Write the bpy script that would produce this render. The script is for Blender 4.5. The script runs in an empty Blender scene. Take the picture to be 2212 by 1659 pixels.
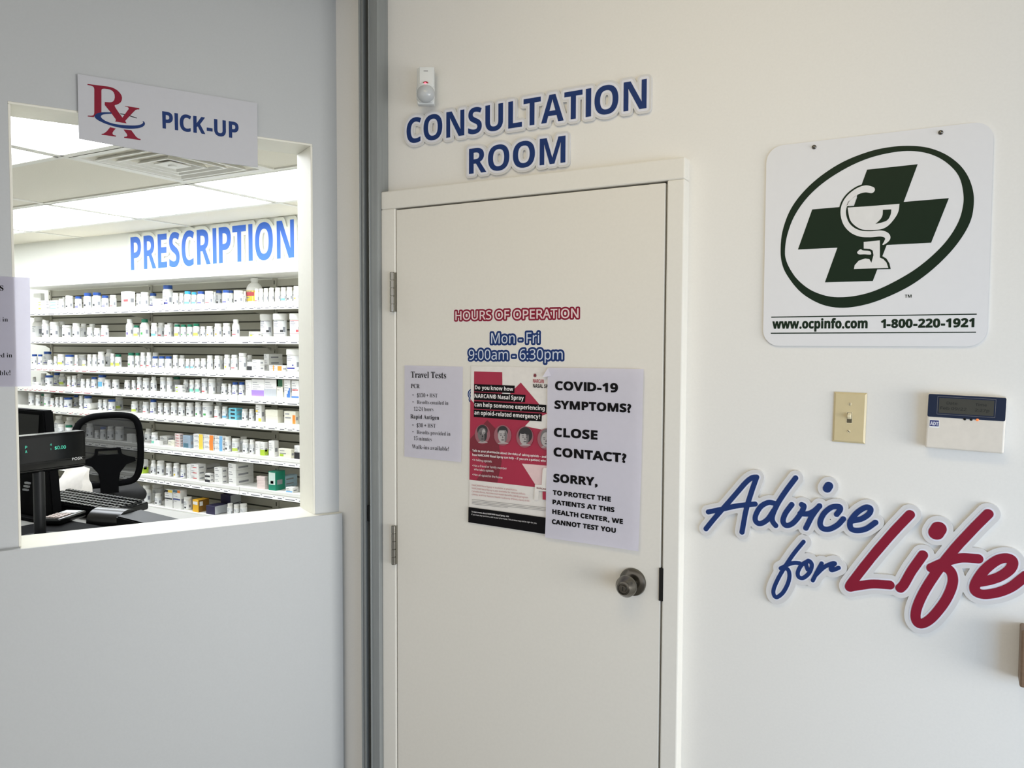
import bpy, bmesh, math, random
import numpy as np
from mathutils import Vector, Matrix
from mathutils.geometry import tessellate_polygon, delaunay_2d_cdt

S = bpy.context.scene
COL = S.collection
rng = random.Random(7)

# ---------------------------------------------------------------- camera
EYE = Vector((0, -1.89, 1.64))
FOC = 1720.083                      # focal length in pixels of the 2212 x 1659 frame
PITCH, ROLL, YR, YL = (math.radians(a) for a in (2.69128, 0.235925, 29.5289, 32.1366))
_fw = Vector((0, math.cos(PITCH), -math.sin(PITCH)))
_up = Vector((0, math.sin(PITCH), math.cos(PITCH)))
_rt = Vector((1, 0, 0))
_rt, _up = math.cos(ROLL) * _rt + math.sin(ROLL) * _up, -math.sin(ROLL) * _rt + math.cos(ROLL) * _up
_M = Matrix(((math.cos(YR), -math.sin(YR), 0), (math.sin(YR), math.cos(YR), 0), (0, 0, 1)))
FW, UP, RT = _M @ _fw, _M @ _up, _M @ _rt
cd = bpy.data.cameras.new('camera')
cam = bpy.data.objects.new('camera', cd)
COL.objects.link(cam)
cd.sensor_width = 36.0
cd.lens = FOC / 2212 * 36.0
cd.clip_start = 0.02
cam.matrix_world = Matrix(((RT.x, UP.x, -FW.x, EYE.x), (RT.y, UP.y, -FW.y, EYE.y), (RT.z, UP.z, -FW.z, EYE.z), (0, 0, 0, 1)))
S.camera = cam

# ---------------------------------------------------------------- light and exposure
S.view_settings.view_transform = 'Standard'
S.view_settings.look = 'None'
S.view_settings.gamma = 1.0
S.view_settings.use_curve_mapping = False
S.view_settings.exposure = 0.0
world = bpy.data.worlds.new('daylight')
S.world = world
world.use_nodes = True
world.node_tree.nodes['Background'].inputs[0].default_value = (1.0, 0.97, 0.955, 1)
world.node_tree.nodes['Background'].inputs[1].default_value = 0.86


def area(name, loc, aim, sx, sy, power, col):
    d = bpy.data.lights.new(name, 'AREA')
    d.shape = 'RECTANGLE'
    d.size, d.size_y, d.energy, d.color = sx, sy, power, col
    o = bpy.data.objects.new(name, d)
    COL.objects.link(o)
    o.location = loc
    o.rotation_euler = (Vector(aim) - Vector(loc)).to_track_quat('-Z', 'Y').to_euler()
    return o


area('shopfront_daylight', (2.85, -1.15, 0.95), (-1.6, -0.25, 0.8), 1.8, 1.5, 13.5, (1.0, 0.99, 0.95)).data.spread = 1.15
area('sky_daylight', (2.4, -2.4, 1.1), (1.0, 0.0, 0.9), 1.6, 1.6, 13.0, (0.28, 0.58, 1.0)).data.spread = 1.6
area('ceiling_downlight', (-0.5, -1.3, 2.95), (-0.5, 0.0, 1.9), 1.2, 0.6, 4.6, (1.0, 0.82, 0.48)).data.spread = 1.8
LAMP = 9.5                          # emission of the ceiling light panels in the dispensary


# ---------------------------------------------------------------- helpers
def lin(c):
    return tuple(((v / 255) / 12.92 if v / 255 <= 0.04045 else ((v / 255 + 0.055) / 1.055) ** 2.4) for v in c)


MATS = {}


def mat(name, rgb, rough=0.5, metal=0.0, spec=0.5, bump=0.0, scale=60.0, emit=0.0, vary=0.03, transl=0.0, alpha=1.0, stretch=None):
    if name in MATS:
        return MATS[name]
    m = bpy.data.materials.new(name)
    m.use_nodes = True
    nt = m.node_tree
    b = nt.nodes['Principled BSDF']
    c = lin(rgb)
    tc = nt.nodes.new('ShaderNodeTexCoord')
    mp = nt.nodes.new('ShaderNodeMapping')
    nz = nt.nodes.new('ShaderNodeTexNoise')
    nz.inputs['Scale'].default_value = scale
    nz.inputs['Detail'].default_value = 3
    if stretch:
        mp.inputs['Scale'].default_value = stretch
    nt.links.new(tc.outputs['Object'], mp.inputs['Vector'])
    nt.links.new(mp.outputs['Vector'], nz.inputs['Vector'])
    rp = nt.nodes.new('ShaderNodeValToRGB')
    rp.color_ramp.elements[0].position = 0.3
    rp.color_ramp.elements[1].position = 0.7
    rp.color_ramp.elements[0].color = (*[v * (1 - vary) for v in c], 1)
    rp.color_ramp.elements[1].color = (*[min(1, v * (1 + vary)) for v in c], 1)
    nt.links.new(nz.outputs['Fac'], rp.inputs['Fac'])
    nt.links.new(rp.outputs['Color'], b.inputs['Base Color'])
    b.inputs['Roughness'].default_value = rough
    b.inputs['Metallic'].default_value = metal
    b.inputs['Specular IOR Level'].default_value = spec
    b.inputs['Alpha'].default_value = alpha
    if bump:
        bp = nt.nodes.new('ShaderNodeBump')
        bp.inputs['Strength'].default_value = bump
        bp.inputs['Distance'].default_value = 0.002
        nt.links.new(nz.outputs['Fac'], bp.inputs['Height'])
        nt.links.new(bp.outputs['Normal'], b.inputs['Normal'])
    if emit:
        nt.links.new(rp.outputs['Color'], b.inputs['Emission Color'])
        b.inputs['Emission Strength'].default_value = emit
    if transl:
        tr = nt.nodes.new('ShaderNodeBsdfTranslucent')
        nt.links.new(rp.outputs['Color'], tr.inputs['Color'])
        mx = nt.nodes.new('ShaderNodeMixShader')
        mx.inputs[0].default_value = transl
        nt.links.new(b.outputs[0], mx.inputs[1])
        nt.links.new(tr.outputs[0], mx.inputs[2])
        nt.links.new(mx.outputs[0], nt.nodes['Material Output'].inputs['Surface'])
    MATS[name] = m
    return m


def frame_matrix(ax, up, n, org):
    return Matrix(((ax.x, up.x, n.x, org.x), (ax.y, up.y, n.y, org.y), (ax.z, up.z, n.z, org.z), (0, 0, 0, 1)))


Z3 = Vector((0, 0, 1))
# right wall: local x to the right, local y up, local z out of the wall; origin on the floor below the eye
WR = frame_matrix(Vector((1, 0, 0)), Z3, Vector((0, -1, 0)), Vector((0, 0, 0)))
CORNER = Vector((-1.6931, 0, 0))
LD = Vector((-math.cos(YL + YR), -math.sin(YL + YR), 0))
LN = Vector((-LD.y, LD.x, 0))
WL = frame_matrix(-LD, Z3, LN, CORNER)      # left wall: origin in the corner, x runs left (negative) along it


def ray(px, py):
    return FW + RT * ((px - 1106) / FOC) - UP * ((py - 829.5) / FOC)


def on(F, px, py, off=0.0):
    """Point of the wall frame F (its plane moved out by off) seen at a pixel of the photograph, as local (x, y)."""
    n = F.col[2].to_3d()
    o = F.col[3].to_3d() + n * off
    r = ray(px, py)
    p = EYE + r * ((o - EYE).dot(n) / r.dot(n))
    q = F.inverted() @ p
    return (q.x, q.y)


def at_y(px, py, y):
    r = ray(px, py)
    return EYE + r * ((y - EYE.y) / r.y)


def at_z(px, py, z):
    r = ray(px, py)
    return EYE + r * ((z - EYE.z) / r.z)


def at_x(px, py, x):
    r = ray(px, py)
    return EYE + r * ((x - EYE.x) / r.x)


# --- bmesh builders
def NB():
    return bmesh.new()


def box(bm, x0, x1, y0, y1, z0, z1, m=0, bev=0.0, seg=2, mtx=None):
    t = bmesh.new()
    vs = [t.verts.new((x, y, z)) for z in (z0, z1) for y in (y0, y1) for x in (x0, x1)]
    for q in ((0, 2, 3, 1), (4, 5, 7, 6), (0, 1, 5, 4), (1, 3, 7, 5), (3, 2, 6, 7), (2, 0, 4, 6)):
        t.faces.new([vs[i] for i in q])
    if bev:
        bmesh.ops.bevel(t, geom=t.edges[:], offset=bev, segments=seg, affect='EDGES', profile=0.5)
    join(bm, t, m, mtx)


def join(bm, t, m=0, mtx=None):
    bmesh.ops.recalc_face_normals(t, faces=t.faces[:])
    me = bpy.data.meshes.new('tmp')
    t.to_mesh(me)
    t.free()
    if mtx is not None:
        me.transform(mtx)
    n0 = len(bm.faces)
    bm.from_mesh(me)
    bm.faces.ensure_lookup_table()
    for i in range(n0, len(bm.faces)):
        bm.faces[i].material_index = m
    bpy.data.meshes.remove(me)


def lathe(bm, prof, n=24, m=0, mtx=None, a0=0.0, a1=2 * math.pi):
    t = bmesh.new()
    full = abs(a1 - a0 - 2 * math.pi) < 1e-6
    k = n if full else n + 1
    rings = []
    for r, z in prof:
        if r < 1e-6:
            rings.append([t.verts.new((0, 0, z))])
        else:
            rings.append([t.verts.new((r * math.cos(a0 + (a1 - a0) * i / n), r * math.sin(a0 + (a1 - a0) * i / n), z)) for i in range(k)])
    for A, B in zip(rings, rings[1:]):
        for i in range(n):
            j = (i + 1) % k if full else i + 1
            if len(A) == 1 and len(B) == 1:
                continue
            if len(A) == 1:
                t.faces.new((A[0], B[i], B[j]))
            elif len(B) == 1:
                t.faces.new((A[i], A[j], B[0]))
            else:
                t.faces.new((A[i], A[j], B[j], B[i]))
    join(bm, t, m, mtx)


def tube(bm, pts, r, n=10, m=0, closed=False):
    t = bmesh.new()
    pts = [Vector(p) for p in pts]
    rings = []
    N = len(pts)
    up = None
    for i, p in enumerate(pts):
        a = pts[(i - 1) % N] if (closed or i > 0) else p
        b = pts[(i + 1) % N] if (closed or i < N - 1) else p
        d = (b - a).normalized()
        if up is None:
            up = d.orthogonal().normalized()
        s = d.cross(up)
        if s.length < 1e-6:
            s = d.orthogonal()
        s.normalize()
        up = s.cross(d).normalized()
        rr = r[i] if isinstance(r, (list, tuple)) else r
        rings.append([t.verts.new(p + (s * math.cos(2 * math.pi * k / n) + up * math.sin(2 * math.pi * k / n)) * rr) for k in range(n)])
    for i in range(N if closed else N - 1):
        A, B = rings[i], rings[(i + 1) % N]
        for k in range(n):
            t.faces.new((A[k], A[(k + 1) % n], B[(k + 1) % n], B[k]))
    if not closed:
        t.faces.new(rings[0])
        t.faces.new(rings[-1][::-1])
    join(bm, t, m)


def flat(bm, loops, z=0.0, m=0):
    """Flat filled shape from 2D loops (outer and holes)."""
    loops = [[(p[0], p[1]) for p in L] for L in loops]
    allv = [p for L in loops for p in L]
    if len(loops) > 1:
        ed, k = [], 0
        for L in loops:
            ed += [(k + i, k + (i + 1) % len(L)) for i in range(len(L))]
            k += len(L)
        cv, _, cf, _, _, _ = delaunay_2d_cdt([Vector(p) for p in allv], ed, [], 0, 1e-7)
        allv = [(p.x, p.y) for p in cv]
        cen = np.array([[sum(allv[i][0] for i in f) / 3, sum(allv[i][1] for i in f) / 3] for f in cf])
        odd = np.zeros(len(cf), bool)
        for L in loops:
            for i in range(len(L)):
                a, b = L[i], L[(i + 1) % len(L)]
                if a[1] == b[1]:
                    continue
                hit = ((a[1] > cen[:, 1]) != (b[1] > cen[:, 1])) & (cen[:, 0] < a[0] + (cen[:, 1] - a[1]) / (b[1] - a[1]) * (b[0] - a[0]))
                odd ^= hit
        tris = [tuple(f) for f, o in zip(cf, odd) if o]
    else:
        tris = tessellate_polygon([[Vector((*p, 0)) for p in L] for L in loops])
    vs = [bm.verts.new((p[0], p[1], z)) for p in allv]
    for a, b, c in tris:
        A, B, C_ = allv[a], allv[b], allv[c]
        cr = (B[0] - A[0]) * (C_[1] - A[1]) - (B[1] - A[1]) * (C_[0] - A[0])
        if abs(cr) < 1e-13:
            continue
        try:
            f = bm.faces.new((vs[a], vs[b], vs[c]) if cr > 0 else (vs[a], vs[c], vs[b]))
            f.material_index = m
        except ValueError:
            pass


def slab(bm, loops, z0, z1, m=0, m_top=None, back=False):
    """Flat shape with thickness from z0 to z1 (the front is z1)."""
    flat(bm, loops, z1, m if m_top is None else m_top)
    if back:
        flat(bm, loops, z0, m)
    for L in loops:
        a = [bm.verts.new((p[0], p[1], z0)) for p in L]
        b = [bm.verts.new((p[0], p[1], z1)) for p in L]
        for i in range(len(L)):
            j = (i + 1) % len(L)
            f = bm.faces.new((a[i], a[j], b[j], b[i]))
            f.material_index = m


def rect(bm, x0, x1, y0, y1, z, m=0):
    flat(bm, [[(x0, y0), (x1, y0), (x1, y1), (x0, y1)]], z, m)


def rrect(x0, x1, y0, y1, r, n=6):
    P = []
    for cx, cy, a in ((x1 - r, y0 + r, -90), (x1 - r, y1 - r, 0), (x0 + r, y1 - r, 90), (x0 + r, y0 + r, 180)):
        for i in range(n + 1):
            t = math.radians(a + 90 * i / n)
            P.append((cx + r * math.cos(t), cy + r * math.sin(t)))
    return P


def smooth_loop(P, n=6, closed=True):
    out = []
    N = len(P)
    for i in range(N if closed else N - 1):
        if closed:
            p0, p1, p2, p3 = P[(i - 1) % N], P[i], P[(i + 1) % N], P[(i + 2) % N]
        else:
            p0, p1, p2, p3 = P[max(i - 1, 0)], P[i], P[i + 1], P[min(i + 2, N - 1)]
        for k in range(n):
            t = k / n
            out.append(tuple(0.5 * (2 * p1[a] + (p2[a] - p0[a]) * t + (2 * p0[a] - 5 * p1[a] + 4 * p2[a] - p3[a]) * t * t + (3 * p1[a] - p0[a] - 3 * p2[a] + p3[a]) * t ** 3) for a in range(len(P[0]))))
    if not closed:
        out.append(tuple(P[-1]))
    return out


def obj(name, bm, mats, parent=None, mtx=None, smooth=None):
    me = bpy.data.meshes.new(name)
    bm.to_mesh(me)
    bm.free()
    for mm in (mats if isinstance(mats, (list, tuple)) else [mats]):
        me.materials.append(mm)
    if smooth:
        for p in me.polygons:
            p.use_smooth = True
        me.set_sharp_from_angle(angle=math.radians(smooth))
    o = bpy.data.objects.new(name, me)
    COL.objects.link(o)
    if parent is not None:
        o.parent = parent
    if mtx is not None:
        o.matrix_local = mtx
    return o


def tag(o, label, cat, group=None):
    o['label'] = label
    o['category'] = cat
    if group:
        o['group'] = group
    return o


def thing(name, label, cat, mtx=None, group=None):
    o = bpy.data.objects.new(name, None)
    COL.objects.link(o)
    o.empty_display_size = 0.05
    if mtx is not None:
        o.matrix_world = mtx
    return tag(o, label, cat, group)


def structure(o):
    o['kind'] = 'structure'
    return o


def T(x, y, z=0.0):
    return Matrix.Translation((x, y, z))


# --- lettering
def _mb(s, up_, lo, dg):
    r = ''
    for ch in s:
        if 'A' <= ch <= 'Z':
            r += chr(up_ + ord(ch) - 65)
        elif 'a' <= ch <= 'z':
            r += chr(lo + ord(ch) - 97)
        elif '0' <= ch <= '9':
            r += chr(dg + ord(ch) - 48)
        else:
            r += ch
    return r


STY = {'sb': (0x1D5D4, 0x1D5EE, 0x1D7EC, 0.0, 0.018), 'sr': (0x1D5A0, 0x1D5BA, 0x1D7E2, 0.0, 0.0), 'ss': (0x1D5A0, 0x1D5BA, 0x1D7E2, 0.014, 0.01),
       'sk': (0x1D5D4, 0x1D5EE, 0x1D7EC, 0.012, 0.035), 'rb': (0x1D400, 0x1D41A, 0x1D7CE, 0.0, 0.008), 'rr': (0x1D400, 0x1D41A, 0x1D7CE, -0.012, 0.0)}
_tc = {}


def raw_text(s, offset):
    key = (s, offset)
    if key not in _tc:
        c = bpy.data.curves.new('lettering', 'FONT')
        c.body = s
        c.size = 1
        c.offset = offset
        c.resolution_u = 4
        c.fill_mode = 'FRONT'
        o = bpy.data.objects.new('lettering', c)
        me = o.to_mesh()
        v = [(q.co.x, q.co.y) for q in me.vertices]
        f = [tuple(p.vertices) for p in me.polygons]
        o.to_mesh_clear()
        bpy.data.objects.remove(o)
        bpy.data.curves.remove(c)
        _tc[key] = (v, f)
    return _tc[key]


def text2d(s, style):
    up_, lo, dg, off, poff = STY[style]
    V, F = [], []
    x = 0.0
    for wi, word in enumerate(s.split(' ')):
        if wi:
            x += 0.25
        runs = []
        for ch in word:
            pn = not ch.isalnum()
            if ch == 'I' and style[0] == 's':
                runs.append(['|I', True])
                continue
            if runs and runs[-1][1] == pn and not pn:
                runs[-1][0] += ch
            else:
                runs.append([ch, pn])
        for r, pn in runs:
            if r == '|I':
                wd, hg = (0.155 if style[1] in 'bk' else 0.095), cap_h(style)
                v, f = [(0, 0), (wd, 0), (wd, hg), (0, hg)], [(0, 1, 2, 3)]
            else:
                v, f = raw_text(r if pn else _mb(r, up_, lo, dg), poff if pn else off)
            if not v:
                continue
            mn, mx = min(p[0] for p in v), max(p[0] for p in v)
            k = len(V)
            V += [(p[0] - mn + x, p[1]) for p in v]
            F += [tuple(i + k for i in q) for q in f]
            x += mx - mn + (0.10 if style[0] == 's' else 0.065)
    return V, F


_cap = {}


def cap_h(style):
    if style not in _cap:
        v, _ = text2d('H', style)
        _cap[style] = max(p[1] for p in v)
    return _cap[style]


def fit_text(F, s, style, a, b, cap, off=0.0):
    """Lettering between two baseline points (pixels), cap height in pixels: vertices in the frame's local plane, and faces."""
    ax, ay = on(F, *a, off)
    bx, by = on(F, *b, off)
    _, ty = on(F, a[0], a[1] - cap, off)
    V, Fc = text2d(s, style)
    mn, mx = min(p[0] for p in V), max(p[0] for p in V)
    k = (ty - ay) / cap_h(style)
    return [(ax + (p[0] - mn) / (mx - mn) * (bx - ax), ay + (p[0] - mn) / (mx - mn) * (by - ay) + p[1] * k) for p in V], Fc


def put(bm, V, Fc, z, m=0, dx=0.0, dy=0.0):
    vs = [bm.verts.new((p[0] + dx, p[1] + dy, z)) for p in V]
    for q in Fc:
        try:
            f = bm.faces.new([vs[i] for i in q])
        except ValueError:
            continue
        f.material_index = m
        f.normal_update()
        if f.normal.z < 0:
            f.normal_flip()


def put_bold(bm, V, Fc, z, m, dx, dy, grow, res):
    for isl in islands(outline(boundary(V, Fc), (), grow, res)):
        flat(bm, [[(p[0] + dx, p[1] + dy) for p in L] for L in isl], z, m)


def boundary(V, Fc):
    cnt = {}
    for q in Fc:
        for i in range(len(q)):
            e = (q[i], q[(i + 1) % len(q)])
            k = (min(e), max(e))
            cnt[k] = cnt.get(k, 0) + 1
    return [(V[a], V[b]) for (a, b), n in cnt.items() if n == 1]


def outline(segs=(), strokes=(), grow=0.01, res=0.002):
    """Outline loops of lettering (boundary segments) and brush strokes ((points, radius) lists) swollen by grow."""
    pts = [p for s in segs for p in s] + [p for st in strokes for p in st[0]]
    rmax = max([0] + [max(st[1]) for st in strokes])
    pad = grow + rmax + 3 * res
    x0, x1 = min(p[0] for p in pts) - pad, max(p[0] for p in pts) + pad
    y0, y1 = min(p[1] for p in pts) - pad, max(p[1] for p in pts) + pad
    nx, ny = int((x1 - x0) / res) + 2, int((y1 - y0) / res) + 2
    gx = x0 + res * np.arange(nx)
    gy = y0 + res * np.arange(ny)
    D = np.full((ny, nx), 1e3)
    reach = grow + rmax + 4 * res

    def capsule(a, b, ra, rb):
        i0, i1 = max(0, int((min(a[0], b[0]) - reach - x0) / res)), min(nx, int((max(a[0], b[0]) + reach - x0) / res) + 2)
        j0, j1 = max(0, int((min(a[1], b[1]) - reach - y0) / res)), min(ny, int((max(a[1], b[1]) + reach - y0) / res) + 2)
        X, Y = np.meshgrid(gx[i0:i1], gy[j0:j1])
        dx, dy = b[0] - a[0], b[1] - a[1]
        L = dx * dx + dy * dy + 1e-18
        t = np.clip(((X - a[0]) * dx + (Y - a[1]) * dy) / L, 0, 1)
        d = np.hypot(X - a[0] - t * dx, Y - a[1] - t * dy) - (ra + (rb - ra) * t)
        D[j0:j1, i0:i1] = np.minimum(D[j0:j1, i0:i1], d)
    for a, b in segs:
        capsule(a, b, 0, 0)
    if segs:
        inside = np.zeros((ny, nx), bool)
        for a, b in segs:
            if a[1] == b[1]:
                continue
            rows = np.where((gy >= min(a[1], b[1])) & (gy < max(a[1], b[1])))[0]
            for j in rows:
                xc = a[0] + (gy[j] - a[1]) / (b[1] - a[1]) * (b[0] - a[0])
                inside[j, gx > xc] ^= True
        D = np.where(inside, -np.abs(D), D)
    for P, R in strokes:
        for i in range(len(P) - 1):
            capsule(P[i], P[i + 1], R[i], R[i + 1])
    D = D - grow
    D[D == 0] = 1e-9
    nxt = {}

    def cut(j, i, k, l):
        t = D[j, i] / (D[j, i] - D[l, k])
        return ((gx[i] + t * (gx[k] - gx[i])), (gy[j] + t * (gy[l] - gy[j])))
    pos = {}
    for j in range(ny - 1):
        row = (D[j] < 0).astype(int) + (D[j + 1] < 0)
        cells = np.where(((row[:-1] + row[1:]) > 0) & ((row[:-1] + row[1:]) < 4))[0]
        for i in cells:
            c = [(j, i), (j, i + 1), (j + 1, i + 1), (j + 1, i)]
            s = [D[q] < 0 for q in c]
            ins, outs = [], []
            for q in range(4):
                A, B = c[q], c[(q + 1) % 4]
                if s[q] != s[(q + 1) % 4]:
                    key = (min(A, B), max(A, B))
                    pos[key] = cut(A[0], A[1], B[1], B[0])
                    (outs if s[q] else ins).append((q, key))
            if len(ins) == 1:
                nxt[outs[0][1]] = ins[0][1]
            else:
                for q, key in outs:
                    nxt[key] = [k2 for q2, k2 in ins if q2 == (q + 1) % 4][0]
    loops = []
    while nxt:
        k0, k = next(iter(nxt.items()))
        loop = []
        cur = k0
        while cur in nxt:
            loop.append(pos[cur])
            cur = nxt.pop(cur)
        if len(loop) > 5:
            keep = [loop[0]]
            for k in range(1, len(loop) - 1):
                a, b, c = keep[-1], loop[k], loop[k + 1]
                if math.hypot(b[0] - a[0], b[1] - a[1]) < 0.4 * res:
                    continue
                if abs((b[0] - a[0]) * (c[1] - a[1]) - (b[1] - a[1]) * (c[0] - a[0])) < 0.02 * res * math.hypot(c[0] - a[0], c[1] - a[1]):
                    continue
                keep.append(b)
            if len(keep) > 3:
                loops.append(keep)
    return loops


def area2(L):
    return sum(L[i][0] * L[(i + 1) % len(L)][1] - L[(i + 1) % len(L)][0] * L[i][1] for i in range(len(L))) / 2


def inside(p, L):
    r = False
    for i in range(len(L)):
        a, b = L[i], L[(i + 1) % len(L)]
        if (a[1] > p[1]) != (b[1] > p[1]) and p[0] < a[0] + (p[1] - a[1]) / (b[1] - a[1]) * (b[0] - a[0]):
            r = not r
    return r


def islands(loops):
    """Group outline loops into (outer, holes...) sets."""
    sg = sorted(loops, key=lambda L: -abs(area2(L)))
    outs = []
    for L in sg:
        depth = [o for o in outs if inside(L[0], o[0])]
        if depth and (area2(L) > 0) != (area2(depth[-1][0]) > 0):
            depth[-1].append(L)
        else:
            outs.append([L])
    return outs

# ---------------------------------------------------------------- materials
CREAM = mat('cream_wall_paint', (231, 229, 223), 0.6, bump=0.06, scale=180, vary=0.012)
COOL = mat('cool_grey_white_paint', (191, 194, 195), 0.45, bump=0.05, scale=160, vary=0.012)
DOORP = mat('door_paint', (226, 222, 212), 0.42, bump=0.03, scale=120, vary=0.012)
FRAMEP = mat('door_frame_paint', (228, 225, 216), 0.38, bump=0.02, scale=120, vary=0.01)
HATCHW = mat('hatch_white', (238, 236, 224), 0.5, vary=0.01)
WHITE = mat('white_plastic', (236, 236, 234), 0.35, vary=0.01)
PAPER = mat('white_paper', (222, 219, 230), 0.7, vary=0.01, transl=0.22)
INK = mat('black_ink', (15, 14, 16), 0.7, spec=0.12, vary=0.05)
GREYINK = mat('grey_ink', (120, 118, 120), 0.6)
STEEL = mat('brushed_steel', (112, 108, 100), 0.22, metal=1.0, vary=0.06, scale=30, stretch=(1, 1, 14))
CHROME = mat('polished_steel', (160, 158, 150), 0.10, metal=1.0, vary=0.02)
DARKM = mat('dark_metal', (32, 32, 31), 0.4, metal=0.6)
ALU = mat('grey_aluminium', (148, 152, 152), 0.42, metal=0.35, vary=0.05, scale=20, stretch=(6, 6, 0.3))
ALUD = mat('dark_channel', (96, 95, 86), 0.6, metal=0.2)
BLACKP = mat('black_plastic', (15, 16, 16), 0.42, spec=0.22, vary=0.08)
NAVY = mat('navy_blue_vinyl', (22, 50, 106), 0.5, spec=0.25)
RED = mat('crimson_vinyl', (134, 20, 46), 0.5, spec=0.25)
SIGNG = mat('pale_grey_sign_board', (212, 211, 210), 0.42, vary=0.008)
SIGNW = mat('bluish_white_vinyl', (224, 225, 233), 0.45)
FLOORM = mat('grey_vinyl_floor', (150, 148, 142), 0.4, scale=8, vary=0.06)
CEILM = mat('white_ceiling', (228, 226, 220), 0.8)

# ---------------------------------------------------------------- the setting: shop side
DOFF = 0.035                                     # the door frame stands this far off the wall
XL, XR, DTOP = -1.4415, -0.6270, 2.038           # the door opening
FL = on(WR, 824.5, 900, DOFF)[0]
FRr = on(WR, 1472, 900, DOFF)[0]
FT = on(WR, 1150, 376.5, DOFF)[1]
X_END = 2.9

bm = NB()
box(bm, -1.80, FL + 0.01, 0, 0.10, 0, 3.0)
box(bm, FRr - 0.01, X_END, 0, 0.10, 0, 3.0)
box(bm, FL + 0.01, FRr - 0.01, 0, 0.10, FT - 0.01, 3.0)
structure(obj('wall_right', bm, CREAM))

# partition with the serving hatch, along the left wall frame (local x negative leftwards, y up, z out)
HX0, HX1, HZ0, HZ1 = -0.849, -0.0826, 1.120, 2.2430
PT = 0.132
bm = NB()
box(bm, -2.7, HX0 - 0.006, HZ0 - 0.012, 3.0, -PT, 0, 0)
box(bm, HX1 + 0.006, -0.0, HZ0 - 0.012, 3.0, -PT, 0, 0)
box(bm, HX0 - 0.006, HX1 + 0.006, HZ1 + 0.006, 3.0, -PT, 0, 0)
structure(obj('wall_left', bm, COOL, mtx=WL))
bm = NB()
box(bm, -2.7, 0.001, 0, HZ0 - 0.0125, -PT, 0.0265, 0)
box(bm, -2.7, HX0 - 0.0035, HZ0 - 0.013, HZ0, 0.0005, 0.0265, 0)
box(bm, -2.7, 0.001, 0.05, HZ0 - 0.0005, 0.0225, 0.027, 0, bev=0.001)
structure(obj('trim_1', bm, COOL, mtx=WL))       # thicker half wall below the hatch
w = thing('window_1', 'white serving hatch cut through the left partition wall', 'hatch', WL)
structure(w)
bm = NB()
box(bm, HX0 - 0.003, HX1 + 0.083, HZ0 - 0.012, HZ0, -PT - 0.01, 0.0222, 0, bev=0.001)
obj('sill', bm, HATCHW, w)
bm = NB()
box(bm, HX0 - 0.006, HX0 + 0.0, HZ0, HZ1, -PT - 0.002, 0.001, 0, bev=0.0015)
obj('jamb', bm, HATCHW, w)
bm = NB()
box(bm, HX1 - 0.0, HX1 + 0.006, HZ0, HZ1, -PT - 0.002, 0.001, 0, bev=0.0015)
obj('jamb', bm, HATCHW, w)
bm = NB()
box(bm, HX0 - 0.006, HX1 + 0.006, HZ1, HZ1 + 0.006, -PT - 0.002, 0.001, 0, bev=0.0015)
obj('lintel', bm, HATCHW, w)

bm = NB()
flat(bm, [[(-7.2, -5.2), (X_END, -5.2), (X_END, 2.0), (-7.2, 2.0)]], 0)
structure(obj('floor', bm, FLOORM))
bm = NB()
LPT = lambda v, off, z=0.0: CORNER + LD * v + LN * off + Vector((0, 0, z))
cl = [LPT(0, 0), LPT(2.7, 0), Vector((LPT(2.7, 0).x, -4.2, 0)), Vector((X_END, -4.2, 0)), Vector((X_END, 0, 0))]
slab(bm, [[(p.x, p.y) for p in cl]], 3.0, 3.08, back=True)
structure(obj('ceiling', bm, CEILM))
# boxed-in shutter housing high on the left wall, its underside just above the picture
bm = NB()
box(bm, -2.6, -0.004, 2.71, 2.98, 0.002, 0.13, 0, bev=0.004)
structure(obj('trim_2', bm, mat('warm_grey_housing', (168, 164, 150), 0.5), mtx=WL))

# door
door = structure(thing('door_1', 'cream flush door in a steel frame, plastered with notices', 'door', WR @ T((XL + XR) / 2, 0)))
DX = (XL + XR) / 2
bm = NB()
G = 0.0045
box(bm, XL - DX + 0.002, XR - DX - G, 0.010, DTOP - G, DOFF - 0.045, DOFF - 0.002, 0, bev=0.0022)
obj('door_leaf', bm, DOORP, door)
bm = NB()
M_ = 0.0035
for x0, x1 in ((FL, XL - 0.001), (XR, FRr)):
    box(bm, x0 - DX, x1 - DX, 0, DTOP - 0.0, -0.10, DOFF, 0, bev=M_)
box(bm, FL - DX, FRr - DX, DTOP, FT, -0.10, DOFF, 0, bev=M_)
box(bm, XL - DX - 0.01, XL - DX + 0.018, 0, DTOP, -0.10, DOFF - 0.05, 0)
box(bm, XR - DX - 0.018, XR - DX + 0.01, 0, DTOP, -0.10, DOFF - 0.05, 0)
box(bm, XL - DX - 0.01, XR - DX + 0.01, DTOP - 0.018, DTOP + 0.01, -0.10, DOFF - 0.05, 0)
obj('door_frame', bm, FRAMEP, door)
for (px, y0, y1) in ((847.5, 588, 674), (850.5, 1135, 1219)):
    x, zt = on(WR, px, y0, DOFF + 0.006)
    _, zb = on(WR, px, y1, DOFF + 0.006)
    bm = NB()
    h = zt - zb
    prof = [(0, 0), (0.0062, 0.0)]
    for i in range(5):
        a, b = h * i / 5 + 0.0012, h * (i + 1) / 5 - 0.0012
        prof += [(0.0052, a - 0.0006), (0.0068, a), (0.0068, b), (0.0052, b + 0.0006)]
    prof += [(0.006, h), (0, h)]
    lathe(bm, prof, 20, 0, Matrix.Translation((x - DX, zb, DOFF + 0.007)) @ Matrix.Rotation(-math.pi / 2, 4, 'X'))
    box(bm, x - DX + 0.004, x - DX + 0.0075, zb + 0.001, zt - 0.001, DOFF - 0.004, DOFF + 0.005, 0)
    obj('hinge', bm, CHROME, door, smooth=40)
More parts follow.
